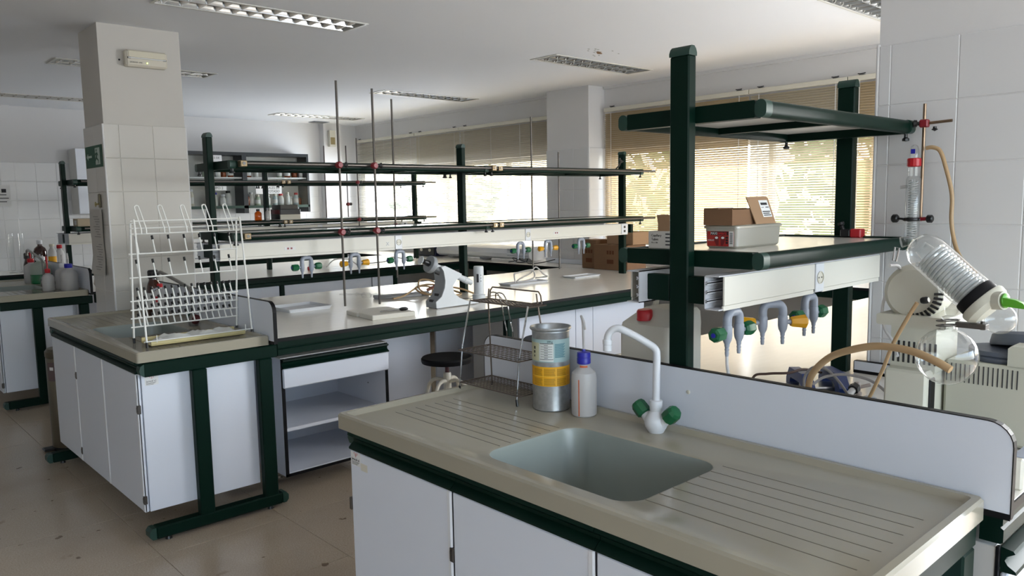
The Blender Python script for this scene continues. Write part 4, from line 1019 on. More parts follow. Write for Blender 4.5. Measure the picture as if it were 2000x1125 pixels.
def peg_row(z, n, ln):
    global pg, pt
    y = legy(z); M().cyl((xa-.012, y, z), (xb+.006, y, z), .0038, n=8).build('bar', WIREW, t)
    for k in range(n):
        x = xa+.035+(xb-xa-.06)*k/(n-1); loc = Vector((x, y, z))-t.location
        if pg is None or abs(pg['ln']-ln) > 1e-6:
            pg = M().tube([(0, 0, 0), (-.004, .022, ln*.98)], .0038, 6).build('peg', WIREW, t, world=False); pg['ln'] = ln; pg.location = loc
            pt = M().tube([(-.0032, .0175, ln*.78), (-.0042, .0225, ln*1.01)], .006, 6).build('peg_tip', BLKP, pg, world=False); continue
        p = inst(pg, t, loc, 'peg'); inst(pt, p, (0, 0, 0), 'peg_tip')
peg_row(1.328, 7, .085); peg_row(1.212, 7, .085)
for z in (1.096, 1.052, 1.010, .966): peg_row(z, 15, .062)
M().cyl((xa-.01, 3.892, .914), (xb+.01, 3.892, .914), .0032, n=8).build('bar', WIREW, t)
for x in (xa+.05, xb-.03): M().cyl((x, 3.895, .906), (x, 3.895, .94), .0025, n=6).build('tray_stop', WIREW, t)
t = thing('drip_tray', 'cream drip tray with a crumpled white cloth under the drying rack', 'tray', (1.46, 3.975, .888))
TRY = mat('cream_tray', '#c2b585', .5)
M().box(-.235, -.07, 0, .235, .075, .006, b=.002).box(-.235, -.072, .006, .235, -.064, .026, b=.002).box(-.235, .067, .006, .235, .075, .026, b=.002).build('tray', TRY, t, world=False)
m_ = M(); nx, ny = 22, 8; vs = []; rr = random.Random(3)
for j in range(ny+1):
    for i in range(nx+1):
        x = -.215+.43*i/nx; y = -.055+.11*j/ny; e = min(i, nx-i, 2)/2*min(j, ny-j, 2)/2
        vs.append((x+rr.uniform(-.004, .004), y+rr.uniform(-.003, .003), .008+e*(.020+.010*math.sin(i*.9+j*.7)+rr.uniform(-.003, .004))))
m_.add(vs, [(j*(nx+1)+i, j*(nx+1)+i+1, (j+1)*(nx+1)+i+1, (j+1)*(nx+1)+i) for j in range(ny) for i in range(nx)]).build('cloth', mat('white_cloth', '#cfcfca', .9), t, world=False)
GRT = mat('grey_tap_metal', '#85837e', .35, metal=.6)
def grey_tap(label, x, y, L, hgt):
    t = thing('mixer_tap', label, 'tap', (x, y, .885))
    M().lathe([(.024, 0), (.028, .01), (.03, .03), (.02, .055), (.015, .065)], n=18).build('body', GRT, t, world=False)
    M().tube(spline([(0, 0, .06), (0, .0, hgt*.6), (0, .015, hgt*.72), (0, .12, hgt*.82), (0, L*.82, hgt*.985), (0, L*.92, hgt), (0, L*.985, hgt*.97), (0, L, hgt*.9), (0, L, hgt*.82)], 5), .0105, 10).build('spout', GRT, t, world=False)
    for s, m2 in ((1, GKNOB), (-1, REDC)): M().lathe([(.013, 0), (.022, .005), (.022, .04), (.015, .044)], (0, .02*s, .025), (0, .75*s, .6), 9).build('knob', mat('dark_green_knob', '#0d3a28', .4) if s > 0 else mat('dark_red_knob', '#4a1418', .4), t, world=False)
grey_tap('grey swan-neck tap behind the drying rack on the middle sink', 1.625, 4.43, .54, .275)
def jar(name, label, cat, loc, r, h, bodym, capm, neck=.45, cap_h=.03, group=None, lab=None, tube=None, n=20):
    t = thing(name, label, cat, loc, 0, group)
    M().lathe([(r*.93, 0), (r, r*.1), (r, h*.72), (r*.82, h*.84), (r*neck, h*.93), (r*neck, h)], n=n).build('body', bodym, t, world=False)
    M().lathe([(r*neck*1.15, 0), (r*neck*1.22, .003), (r*neck*1.22, cap_h*.85), (r*neck, cap_h)], (0, 0, h-.004), n=14).build('cap', capm, t, world=False)
    if lab: arc_shell(M(), (0, 0), r+.0007, 130, 320, h*.18, h*.6, 12).build('label', lab, t, world=False)
    if tube: M().tube(spline([(0, 0, h+cap_h-.006), (.002, .004, h+cap_h+tube*.55), (.001, .012, h+cap_h+tube), (-.004, -.012, h+cap_h+tube*.98), (-.008, -.032, h+cap_h+tube*.45)], 5), .0065, 7).build('tube', FROST if capm is not REDP else REDP, t, world=False)
    return t
j = jar('wash_bottle', 'translucent bottle with small red cap behind the drying rack', 'bottle', (1.615, 4.915, .885), .046, .19, FROST, REDP, .3, .022)
arc_shell(M(), (0, 0), .0468, 215, 232, .10, .135, 4).build('red_mark', REDP, j, world=False)
jar('reagent_bottle', 'amber bottle with black cap behind the drying rack, beside the column', 'bottle', (1.63, 5.07, .885), .042, .235, AMBER, BLKP, .62, .05, lab=PAPER)

def sheet_tray(label, x0, y0, x1, y1, h, rot=0):
    t = thing('tray', label, 'tray', ((x0+x1)/2, (y0+y1)/2, ZT), rot); a, b = (x1-x0)/2, (y1-y0)/2
    M().loft([[(p[0], p[1], z) for p in rrect(-a+i, -b+i, a-i, b-i, .008, 3)] for i, z in ((.012, 0), (.0, h), (.004, h+.001), (.015, .004))], 0, True, True).build('body', WHITEP, t, world=False)
    return t
sheet_tray('flat white tray on the left part of the middle bench', 2.235, 4.49, 2.54, 4.78, .022)
t = sheet_tray('flat white tray alone on the right part of the middle bench', 4.90, 4.54, 5.24, 4.70, .014)
t = thing('white_pad', 'pair of thick white boards with a dark tool on top, left of polarimeter', 'board', (2.56, 3.965, ZT), R_(-7))
PADM = mat('white_pad', '#cdcac0', .7, var=.05)
M().box(-.125, -.155, 0, .155, .03, .030, b=.004).build('board', PADM, t, world=False); M().box(-.135, .036, 0, .145, .19, .026, b=.004).build('board', PADM, t, world=False)
t = thing('pen', 'silver pen with black cap on the white boards left of the polarimeter', 'pen', (2.60, 3.87, ZT+.031), R_(-12))
M().cyl((-.09, 0, .006), (.03, .0, .007), .005, n=8).build('body', CHROME, t, world=False); M().lathe([(.006, 0), (.012, .015), (.012, .04), (.005, .055)], (.03, 0, .010), (1, 0, 0), 8).build('cap', BLKP, t, world=False)

# polarimeter
t = thing('polarimeter', 'pale grey polarimeter with slanted tube and round dial on the middle bench', 'instrument', (3.08, 3.95, ZT))
PG = mat('pale_grey_enamel', '#c3c7ca', .4); PG2 = mat('mid_grey_panel', '#8f9397', .45)
P = [(2.953, .886), (2.951, .926), (2.996, .956), (3.023, 1.011), (3.029, 1.056), (3.018, 1.116), (2.999, 1.143), (3.03, 1.150), (3.165, 1.088), (3.15, 1.072), (3.115, 1.049), (3.089, 1.018), (3.096, .971), (3.141, .935), (3.217, .905), (3.30, .896), (3.30, .886)]
M().prism(P, 'y', 3.925, 4.035).build('stand', PG, t)
Q = [(2.953-.003, .886), (2.948, .926), (2.993, .958), (3.019, 1.013), (3.025, 1.056), (3.014, 1.116), (2.995, 1.145)]
m_ = M(); vs = []
for x, z in Q: vs += [(x, 3.930, z), (x, 4.030, z)]
m_.add(vs, [(2*i, 2*i+1, 2*i+3, 2*i+2) for i in range(len(Q)-1)]).build('front_panel', PG2, t)
for z, x in ((.965, 2.997), (.93, 2.955)): M().box(x-.008, 3.955, z-.008, x+.004, 3.995, z+.008, b=.002).build('switch', INK, t)
d = Vector((.325, 0, -.142)).normalized()
M().lathe([(.020, 0), (.020, .26), (.022, .262), (.022, .30), (.018, .303), (.018, .33)], (2.975, 3.97, 1.152), d, 20).build('tube', PG, t)
dl_ = M().lathe([(.053, 0), (.055, .004), (.055, .028), (.050, .034)], (2.935, 3.97, 1.168), d, 32).build('dial', PG2, t)
M().lathe([(.017, 0), (.015, .012), (.019, .03), (.019, .045)], (2.892, 3.965, 1.186), d, 16).build('eyepiece_barrel', BLKP, t)
M().lathe([(.026, 0), (.028, .004), (.020, .012), (.014, .016)], (2.868, 3.965, 1.196), d, 20).build('eyepiece', PG, t)
for q in (-.012, .014): M().box(2.936, 3.938+q*.3, 1.152+q, 2.942, 3.950+q*.3, 1.156+q).build('dial_mark', INK, dl_)
M().cyl((2.96, 3.94, 1.112), (2.985, 3.93, 1.10), .008, n=8).build('lever', BLKP, t)
M().box(2.965, 3.935, ZT, 2.99, 3.96, .887).box(2.965, 4.0, ZT, 2.99, 4.025, .887).build('foot', BLKP, t); M().box(3.25, 3.95, ZT, 3.28, 4.01, .887).build('foot', BLKP, t)
PX, PY = 3.355, 3.985
lm = M().lathe([(.040, 0), (.044, .006), (.044, .036), (.034, .042), (.034, .215), (.031, .226), (.0, .228)], (PX, PY, .897), n=28, capt=False).build('lamp_housing', PG, t)
M().box(3.28, 3.955, .884, 3.39, 4.015, .897, b=.003).build('lamp_base', PG, t); M().box(3.345, 3.97, ZT, 3.365, 4.0, .885).build('foot', BLKP, t)
a = math.radians(232); u = Vector((math.cos(a), math.sin(a), 0)); w = Vector((-u.y, u.x, 0))
def plate(parent, cen, wd, ht, m_, off, nm):
    q = [cen+u*off+w*sx*wd+Vector((0, 0, sz*ht)) for sx, sz in ((-1, -1), (1, -1), (1, 1), (-1, 1))]
    M().add([p-u*.004 for p in q]+q, [(0, 1, 2, 3), (7, 6, 5, 4), (0, 4, 5, 1), (1, 5, 6, 2), (2, 6, 7, 3), (3, 7, 4, 0)]).build(nm, m_, parent)
plate(lm, Vector((PX, PY, 1.045))-w*.008, .007, .028, INK, .0352, 'scale_window')
for k in range(3): plate(lm, Vector((PX, PY, 1.025+.02*k))+w*.014, .0022, .0022, INK, .0335, 'screw')

# tubing and glass left of the polarimeter
t = thing('glass_apparatus', 'bundle of glass and grey support bars left of the polarimeter', 'glassware', (3.15, 4.62, ZT))
BARG = mat('grey_bar', '#8b8b8c', .4)
M().tube(spline([(2.98, 4.68, .892), (3.05, 4.60, .892), (3.15, 4.57, .893), (3.42, 4.53, .894)], 5), .0105, 8).build('bar', BARG, t)
M().tube(spline([(3.02, 4.76, .892), (3.12, 4.70, .893), (3.42, 4.64, .894)], 5), .0105, 8).build('bar', BARG, t)
M().tube(spline([(2.86, 4.95, .905), (2.95, 4.86, .905), (3.0, 4.74, .908), (3.06, 4.70, .905)], 6), [.006+.006*(i % 4 == 2) for i in range(19)], 10).build('glass_tube', GLASS, t)
M().lathe([(.012, 0), (.02, .01), (.02, .06), (.012, .07)], (2.95, 4.80, .903), (.6, -.8, 0), 16).build('glass_bulb', GLASS, t)
hose('rubber_hose', 'tangle of thin tan hose beside the polarimeter on the middle bench', [(3.05, 4.55, .888), (3.15, 4.56, .90), (3.32, 4.62, .945), (3.42, 4.60, .93), (3.35, 4.52, .89), (3.30, 4.58, .93), (3.33, 4.62, .99), (3.40, 4.58, .985), (3.5, 4.48, .92), (3.52, 4.38, .89), (3.4, 4.42, .888), (3.3, 4.52, .90), (3.28, 4.60, .94), (3.4, 4.60, .955), (3.55, 4.45, .925), (3.62, 4.36, .888)], .0065, RUBBER)
t = thing('clamp_jaw', 'brown wooden clamp lying across the tan hose by the polarimeter', 'clamp', (3.40, 4.50, .955), R_(-20))
M().tube([(-.08, 0, -.03), (.10, 0, .045)], .011, 6).build('jaw', mat('brown_wood', '#6b3a26', .5), t, world=False)
t = sheet_tray('flat grey tray with a hose coil on the right of the polarimeter', 4.14, 4.53, 4.58, 4.68, .016)
hose('rubber_hose', 'pale hose coiled over the flat tray right of the polarimeter', [(4.22, 4.56, .90), (4.22, 4.57, .96), (4.25, 4.58, .975), (4.45, 4.64, .982), (4.52, 4.66, .97), (4.48, 4.62, .915), (4.25, 4.56, .905), (4.3, 4.60, .92), (4.5, 4.68, .95), (4.58, 4.69, .995), (4.66, 4.68, .93), (4.72, 4.70, .905), (4.64, 4.76, .895)], .006, FROST)
hose('support_wire', 'thin wire hook standing beside the lamp of the polarimeter', [(3.30, 4.16, .884), (3.36, 4.12, .895), (3.42, 4.08, .89), (3.52, 4.0, .91), (3.55, 3.97, .885)], .0025, STEEL, 'wire')

# tall rods on the gantries
def tall_rod(label, x, y, z0, z1, bosses, group='tall steel rods on the gantries'):
    t = thing('retort_rod', label, 'rod', (x, y, z0), 0, group)
    M().cyl((0, 0, 0), (0, 0, z1-z0), .0072, n=10).build('rod', STEEL, t, world=False)
    s = -1 if y < 4.53 or 7 < y < 7.78 else 1
    for z in bosses:
        b = M().lathe([(.015, 0), (.021, .006), (.021, .030), (.015, .038)], (0, .020*s*-1+.0, z-z0-.001), (0, 1.0*s, 0), 10).build('boss_head', REDC, t, world=False)
        M().lathe([(.010, 0), (.010, .014), (.017, .017), (.018, .030), (.006, .034)], (.022, -.004*s, z-z0), (.8, .45*s, 0), 10).build('boss_screw', BLKP, b, world=False)
    return t
tall_rod('tallest steel rod, with red bosses, left of the pair before the middle gantry', 2.475, 4.222, .925, 2.285, (1.787, 1.382))
tall_rod('tall steel rod, with red bosses, right of the pair before the middle gantry', 2.725, 4.222, .912, 2.258, (1.787, 1.382))
tall_rod('tall steel rod behind the middle gantry, above the socket', 3.285, 4.838, 1.0, 2.30, (1.787, 1.382))
tall_rod('thin steel rod behind the middle gantry, before the blinds left of the window column', 4.69, 4.838, .975, 2.255, (1.787,))
tall_rod('thin steel rod behind the middle gantry, in front of the window column', 5.02, 4.838, .94, 1.97, (1.787,))
tall_rod('thin far rod behind the far gantry, nearest to the reagent cabinet', 4.55, 8.088, 1.40, 2.215, (1.787,))
tall_rod('thin far rod carrying a small red clamp, behind the far gantry', 4.835, 8.088, 1.40, 2.225, (1.787, 1.55))
tall_rod('thin far rod in front of the far gantry, at the left edge of the blinds', 4.60, 7.472, 1.29, 2.26, (1.787, 1.382))
t = thing('clamp_holder', 'black jaw clamp standing up from the rail of the middle gantry, right end', 'clamp', (5.1, 4.25, 1.80))
M().tube([(0, 0, 0), (.04, 0, .03), (.07, 0, .075)], .007, 6).tube([(.06, 0, .055), (.05, 0, .09)], .006, 6).tube([(.06, 0, .055), (.09, 0, .065)], .006, 6).build('jaw', BLKP, t, world=False)

# stools
def stool(label, x, y, rz):
    t = thing('lab_stool', label, 'stool', (x, y, 0), rz, 'round lab stools')
    M().lathe([(.0, -.03), (.12, -.03), (.146, -.024), (.150, -.012), (.150, 0), (.143, .008), (.12, .006), (.0, .004)], (0, 0, .645), n=36, capb=False, capt=False).build('seat', BLK, t, world=False)
    M().cyl((0, 0, .50), (0, 0, .62), .012, n=12).build('screw_column', mat('dark_red_metal', '#42181a', .4), t, world=False)
    M().lathe([(.02, .28), (.024, .30), (.024, .55), (.02, .56)], n=16).build('hub', CREAMP, t, world=False)
    for k in range(4):
        a = k*PI/2+.4; c, s = math.cos(a), math.sin(a)
        M().tube(spline([(c*.02, s*.02, .51), (c*.07, s*.07, .515), (c*.115, s*.115, .49), (c*.14, s*.14, .42), (c*.19, s*.19, .2), (c*.21, s*.21, .0)], 5), .011, 10).build('leg', CREAMP, t, world=False)
    M().tube([(.17*math.cos(k*PI/12), .17*math.sin(k*PI/12), .22) for k in range(24)], .008, 8, closed=True).build('foot_ring', CREAMP, t, world=False)
stool('round stool with black seat and cream legs, half under the middle bench', 2.76, 3.585, 0)
stool('round black stool mostly hidden behind the metal can', 3.60, 3.60, .3)

# base units under the middle bench
t = thing('open_cabinet', 'white base unit with one drawer over two open shelves under middle bench', 'cabinet', (2.17, 4.1, .1))
X0, X1, Y0, Y1, z0, z1 = 1.835, 2.50, 3.815, 4.38, .105, .745
M().box(X0, Y0, z0, X0+.018, Y1, z1).build('side_panel', LAM, t); M().box(X1-.018, Y0, z0, X1, Y1, z1).build('side_panel', LAM, t)
M().box(X0+.018, Y1-.012, z0, X1-.018, Y1, z1).build('back_panel', LAM, t)
M().box(X0+.018, Y0+.002, z0, X1-.018, Y1-.012, z0+.018).build('bottom_panel', LAM, t); M().box(X0+.018, Y0+.01, .345, X1-.018, Y1-.012, .363).build('shelf', LAM, t)
M().box(X0, Y0, z1, X1, Y1, z1+.004).build('top_panel', LAMG, t)
for x in (X0-.0005, X1-.0185): M().box(x, Y0-.003, z0, x+.019, Y0, z1).build('edge_band', BLK, t)
M().box(X0, Y0-.003, z0-.003, X1, Y0, z0+.012).build('edge_band', BLK, t)
M().prism([(Y0, .742), (Y0-.022, .739), (Y0-.024, .732), (Y0-.008, .724), (Y0-.004, .716), (Y0-.010, .708), (Y0-.026, .700), (Y0-.026, .694), (Y0, .694)], 'x', X0+.004, X1-.002).build('grip_rail', GREEN, t)
M().box(X0+.003, Y0-.022, .587, X1-.002, Y0-.004, .692, b=.005).build('drawer', LAM, t)
for z in (.48, .24):
    for y in (4.0, 4.3): M().cyl((X1-.019, y, z), (X1-.023, y, z), .004, n=8).build('shelf_pin', CHROME, t)
def base_unit(label, x0, x1, y, seams):
    t = thing('base_cabinet', label, 'cabinet', ((x0+x1)/2, y, .12))
    M().box(x0, y+.02, .12, x1, y+.5, .78).build('body', LAMG, t); c = [x0]+seams+[x1]
    for i in range(len(c)-1): M().box(c[i]+.002, y, .125, c[i+1]-.002, y+.018, .765, b=.002).build('door', LAM, t)
base_unit('white base cabinet under the right part of the middle bench, behind the tap', 3.62, 5.0, 3.88, [4.19, 4.38])

# cardboard boxes at the window end
def carton(label, x0, y0, z0, x1, y1, z1, m_, printed=True):
    t = thing('cardboard_box', label, 'box', ((x0+x1)/2, (y0+y1)/2, z0))
    o = M().box(x0, y0, z0+.0005, x1, y1, z1, b=.004).build('body', m_, t)
    if printed:
        yc = (y0+y1)/2
        for k in range(3): M().box(x0-.0006, yc-.045+.032*k, z0+.15, x0, yc-.022+.032*k, z0+.185).build('print', mat('carton_print', '#5d3418', .9), o)
        M().box(x0-.0006, yc-.04, z0+.06, x0, yc+.04, z0+.10).build('print', mat('carton_print', '#5d3418', .9), o)
    M().box(x0+.02, (y0+y1)/2-.02, z1, x1-.02, (y0+y1)/2+.02, z1+.0006).build('tape', mat('parcel_tape', '#a8835c', .4), o)
carton('smaller brown cardboard box at the window end of the middle bench, left one', 5.74, 5.04, ZT, 5.95, 5.225, 1.16, CARDD)
carton('larger brown cardboard box beside the far post of the middle gantry', 5.70, 4.62, ZT, 5.98, 5.035, 1.12, CARDD)
carton('light brown cardboard box on top of the larger one by the windows', 5.76, 4.60, 1.1215, 6.02, 4.92, 1.24, CARD, False)

# ================================================================== WINDOW AND FAR BENCH OBJECTS
t = thing('fan_coil_unit', 'long white rounded air unit lying on the window bench', 'heater', (6.02, 7.0, ZT))
M().prism([(5.90, .905), (5.86, .93), (5.85, .97), (5.87, 1.02), (5.92, 1.05), (6.15, 1.05), (6.15, .905)], 'y', 6.10, 7.75).build('casing', WHITEP, t)
for k in range(5): M().box(5.853, 6.12, .945+.018*k, 5.862, 6.45, .951+.018*k).build('vent_slot', GREYP, t)
for y in (6.3, 7.0, 7.6): M().box(5.95, y, ZT, 6.1, y+.04, .905).build('foot', WHITEP, t)
t = thing('power_supply', 'dark blue instrument case on the window bench left of the gantry post', 'instrument', (5.95, 7.9, ZT))
M().box(5.86, 7.78, ZT+.006, 6.15, 8.22, 1.04, b=.006).build('case', mat('navy_case', '#1b2140', .4), t)
M().box(5.852, 7.80, .90, 5.86, 8.20, 1.03).build('front_panel', BLKP, t)
for y in (7.88, 8.05): M().cyl((5.852, y, .96), (5.838, y, .96), .018, n=14).build('knob', CREAMP, t)
hose('power_cable', 'black cable coil lying on the window bench behind the yellow tap', [(5.78, 6.35, .884), (5.85, 6.3, .90), (5.9, 6.2, .95), (5.84, 6.12, .90), (5.78, 6.2, .888), (5.82, 6.32, .93), (5.78, 6.08, .9), (5.75, 5.98, .886), (5.80, 5.85, .90), (5.9, 5.75, .93)], .005, BLKP, 'cable')

t = thing('power_meter', 'box meter with red display and dark lid on the far gantry shelf', 'instrument', (3.85, 7.70, 1.3995))
M().box(-.11, -.10, .001, .12, .12, .055, b=.003).build('base', CREAMP, t, world=False); M().box(-.11, -.10, .055, .12, .12, .11, b=.003).build('case', mat('charcoal_case', '#26282c', .4), t, world=False)
M().box(-.10, -.09, .11, .10, .11, .155, b=.003).build('top_block', mat('dark_grey_case', '#4b4843', .45), t, world=False)
M().box(-.114, -.09, .06, -.11, .10, .105).build('display', mat('dark_red_display', '#6d1118', .3), t, world=False); M().box(-.114, -.09, .006, -.11, .10, .052).build('keypad', BLKP, t, world=False)
t = jar('reagent_bottle', 'short amber bottle on the far gantry shelf left of the meter', 'bottle', (3.545, 7.70, 1.3945), .036, .105, AMBERL, BLKP, .42, .02)
jar('reagent_bottle', 'small pale bottle between the amber bottle and the meter on far gantry', 'bottle', (3.63, 7.66, 1.3945), .022, .115, FROST, GREYP, .5, .02, lab=PAPER)
t = thing('carton', 'small pale carton at the left end of the far gantry shelf', 'carton', (1.93, 7.74, 1.3945))
M().box(-.07, -.09, .0005, .07, .06, .07, b=.002).build('box', mat('beige_card', '#b9aa93', .8), t, world=False); M().box(-.0706, -.05, .015, -.07, .02, .055).build('label', PAPER, t, world=False)
t = thing('test_tube', 'glass tube with red stopper lying on the far bench', 'glassware', (3.9, 7.30, ZT), R_(-15))
M().cyl((0, 0, .016), (.42, 0, .016), .013, n=14).build('tube', GLASS, t, world=False); M().lathe([(.018, 0), (.02, .01), (.018, .04)], (-.035, 0, .02), (1, 0, 0), 12).build('stopper', REDP, t, world=False)
hose('rubber_hose', 'thin pale hose arching over the glass tube on the far bench', [(4.1, 7.34, .90), (4.2, 7.34, .97), (4.35, 7.32, .965), (4.45, 7.30, .90)], .006, FROST)
hose('power_cable', 'pale cables spread over the far bench toward the windows', [(4.6, 7.5, .886), (4.9, 7.45, .90), (5.1, 7.6, .93), (5.3, 7.5, .89), (5.5, 7.7, .887)], .007, mat('pale_cable', '#a5a2a2', .5), 'cable')

# bottles around the far left sink
grey_tap('grey swan-neck tap at the far left sink among the bottles', 1.585, 7.74, .60, .30)
def jug(label, loc, r, h, capm, tube, liquid=None):
    t = jar('wash_bottle', label, 'bottle', loc, r, h, FROST if liquid is None else mat('jug_plastic', '#b9c4b6', .4, trans=.35), capm, .38, .034, tube=tube)
    if liquid: M().lathe([(r*.93+.0012, .002), (r+.0012, r*.1), (r+.0012, h*.40), (r+.0008, h*.405)], n=20, capt=False).build('liquid', liquid, t, world=False)
    return t
jug('wide wash bottle with blue cap and white bent tube at the far left sink', (1.655, 7.20, .885), .066, .19, BLUEP, .075)
jug('white wash bottle with white tubes behind the blue-capped one', (1.66, 7.42, .885), .06, .185, WHITEP, .055)
jug('wash bottle with red cap and red tube, left of the blue-capped one', (1.53, 7.335, .885), .046, .15, REDP, .09)
jug('jug half full of green liquid beside the far left tap', (1.635, 8.08, .885), .086, .215, WHITEP, .012, mat('green_liquid', '#0c6a3c', .25))
jug('translucent jug with red cap left of the green liquid jug', (1.60, 8.29, .885), .062, .19, REDP, .05)
jar('reagent_bottle', 'narrow amber bottle with black cap at the left end of the far sink', 'bottle', (1.62, 8.46, .885), .048, .215, AMBER, BLKP, .7, .055)
jar('reagent_bottle', 'big amber bottle with white cap on the back wall bench', 'bottle', (1.99, 9.80, ZT), .066, .30, AMBER, WHITEP, .34, .045)
jar('reagent_bottle', 'white bottle with red screw cap on the back wall bench', 'bottle', (2.175, 9.78, ZT), .047, .245, FROST, REDP, .48, .04)
jar('reagent_bottle', 'white bottle with yellow label between amber and red-capped bottles', 'bottle', (2.085, 9.70, ZT), .042, .27, FROST, CREAMP, .5, .03, lab=LY)
t = thing('paper_bag', 'crumpled beige paper bag behind the far left wash bottles', 'bag', (1.95, 7.35, ZT))
M().lathe([(.06, 0), (.075, .03), (.065, .08), (.07, .12), (.05, .16)], n=9).build('bag', mat('bag_paper', '#ada08f', .8), t, world=False, ang=15)
for x, lb in ((1.728, 'tall glass cylinder on back bench, nearest the left photo edge'), (1.822, 'tall glass cylinder on back bench, next to the white corner strip')):
    t = thing('glass_cylinder', lb, 'glassware', (x, 9.82, ZT))
    M().lathe([(.04, 0), (.04, .006), (.014, .014), (.024, .03), (.024, .42), (.028, .424)], n=20, capt=False).build('body', GLASS, t, world=False)

# ================================================================== BACK WALL FURNITURE
t = thing('wall_cupboard', 'plain white wall cupboard behind the left column', 'cupboard', (3.0, 10.1, 1.49))
M().box(2.445, 9.95, 1.49, 3.62, 10.236, 2.235, b=.003).build('body', LAMG, t)
for k in range(2): M().box(2.447+.588*k, 9.932, 1.493, 2.447+.588*(k+1)-.006, 9.949, 2.232, b=.002).build('door', LAM, t)
FRM = mat('dark_frame', '#20262a', .4)
t = thing('reagent_cabinet', 'dark-framed glass cabinet full of reagent bottles on the back wall', 'cabinet', (4.5, 10.1, 1.53))
X0, X1, Yf, Yb, z0, z1 = 3.66, 5.35, 9.95, 10.236, 1.555, 2.245
M().box(X0, Yb-.012, z0, X1, Yb, z1).build('back_panel', LAMG, t)
M().box(X0, Yf, z1-.04, X1, Yb-.012, z1).build('top_panel', FRM, t); M().box(X0, Yf, z0-.035, X1, Yb-.012, z0).build('bottom_panel', mat('dark_green_base', '#10352b', .4), t)
for a in (X0, 4.40, X1-.03): M().box(a, Yf, z0-.10 if a > X0 else z0, a+(.06 if a == 4.40 else .03), Yb-.012, z1-.04).build('upright', FRM, t)
for a, b in ((X0+.03, 4.40), (4.46, X1-.03)): M().box(a, Yf+.03, 1.905, b, Yb-.012, 1.925).build('shelf', PAPER, t)
for a, b in ((X0+.03, 4.02), (4.03, 4.40), (4.46, 4.89), (4.90, X1-.03)): M().box(a, Yf+.006, z0, b, Yf+.010, z1-.04).build('glass_door', PANE, t)
def sign(x0, x1, zz0, zz1, lines, size):
    s = M().box(x0, Yf+.002, zz0, x1, Yf+.004, zz1).build('sign', PAPER, t)
    for i, ln in enumerate(lines): text(ln, size, ((x0+x1)/2, Yf+.0008, zz1-size*1.05*(i+1)-.008), ROT_MY, INK, s, align='CENTER')
sign(3.90, 4.175, 1.753, 1.825, ['GRUPO 2'], .046); sign(3.93, 4.136, 2.12, 2.20, ['SALES DE'], .036)
sign(4.70, 4.935, 1.706, 1.825, ['SALES DE', 'POTASIO'], .044); sign(4.57, 4.67, 1.706, 1.815, [], .03); sign(4.71, 4.90, 1.985, 2.05, ['SALES DE', ], .03)
WB = mat('bottle_white', '#cfd0cc', .4); BB = mat('bottle_pale_blue', '#a9bcc4', .4); GBm = mat('bottle_pale_green', '#a8b7a0', .4); OR = mat('bottle_orange_amber', '#7a3410', .2)
rows = {'lower shelf': (z0+.001, [(3.72, .03, .13, GBm, REDP, 'pale green bottle with red cap'), (3.77, .034, .19, CREAMP, WHITEP, 'tall cream bottle'), (3.99, .055, .16, BB, CREAMP, 'wide pale blue jar'), (4.075, .036, .15, WB, BLUEP, 'white bottle with blue cap'), (4.165, .040, .125, WB, WHITEP, 'white jar with dark lettering'), (4.25, .042, .17, WB, BLKP, 'white bottle with black cap'),
    (4.495, .03, .13, OR, BLKP, 'orange-brown bottle'), (4.56, .034, .15, WB, WHITEP, 'white bottle with blue-green label'), (4.635, .04, .12, GBm, CREAMP, 'pale green jar'), (4.79, .048, .12, WB, CREAMP, 'wide white jar'), (4.885, .036, .13, BB, CREAMP, 'pale blue bottle'), (4.985, .044, .13, WB, REDP, 'white jar with red lid'), (5.07, .032, .15, WB, CREAMP, 'slim white bottle'), (5.13, .028, .09, WB, WHITEP, 'short white bottle'), (5.195, .036, .14, BB, REDP, 'pale blue jar with red lid'), (5.265, .026, .10, OR, BLKP, 'small dark bottle')]),
    'upper shelf': (1.926, [(3.96, .045, .13, GBm, CREAMP, 'wide pale green jar'), (4.05, .035, .12, BB, CREAMP, 'pale blue jar'), (4.12, .035, .13, WB, WHITEP, 'white bottle'), (4.20, .04, .11, OR, BLKP, 'dark amber jar'), (4.285, .04, .12, OR, CREAMP, 'red-brown jar'), (4.53, .05, .11, OR, BLKP, 'wide amber jar'), (4.63, .035, .13, WB, CREAMP, 'white jar with cream cap'), (4.98, .04, .12, GBm, CREAMP, 'green-grey jar'), (5.08, .045, .12, OR, WHITEP, 'brown jar with white cap'), (5.20, .045, .11, OR, BLKP, 'brown jar with dark cap'), (5.28, .03, .12, WB, CREAMP, 'narrow white bottle')])}
for rn, (zz, L) in rows.items():
    for i, (x, r, h, bm, cm, lb) in enumerate(L):
        side = 'left' if x < 4.43 else 'right'
        jar('reagent_bottle', f'{lb} on the {rn} of the glass cabinet, {side} half', 'bottle', (x, 10.06+.03*(i % 2), zz), r*.92, h, bm, cm, .62, .028, 'reagent bottles in the glass cabinet', lab=PAPER if i % 3 else None, n=14)
t = thing('wall_box', 'small beige box high on the back wall near the window corner', 'box', (5.85, 10.1, 2.40))
M().box(5.76, 10.06, 2.37, 5.86, 10.119, 2.60, b=.006).build('case', CREAMP, t); M().box(5.775, 10.058, 2.40, 5.845, 10.061, 2.50).build('cover', mat('brown_cover', '#8d7d55', .5), t)
t = thing('notice', 'white typed notice taped to the tiles at the left photo edge', 'paper', (1.70, 10.185, 1.70))
M().box(1.58, 10.186, 1.595, 1.828, 10.1885, 1.83).build('sheet', PAPER, t)
M().box(1.745, 10.185, 1.745, 1.79, 10.186, 1.785).build('print', INK, t)
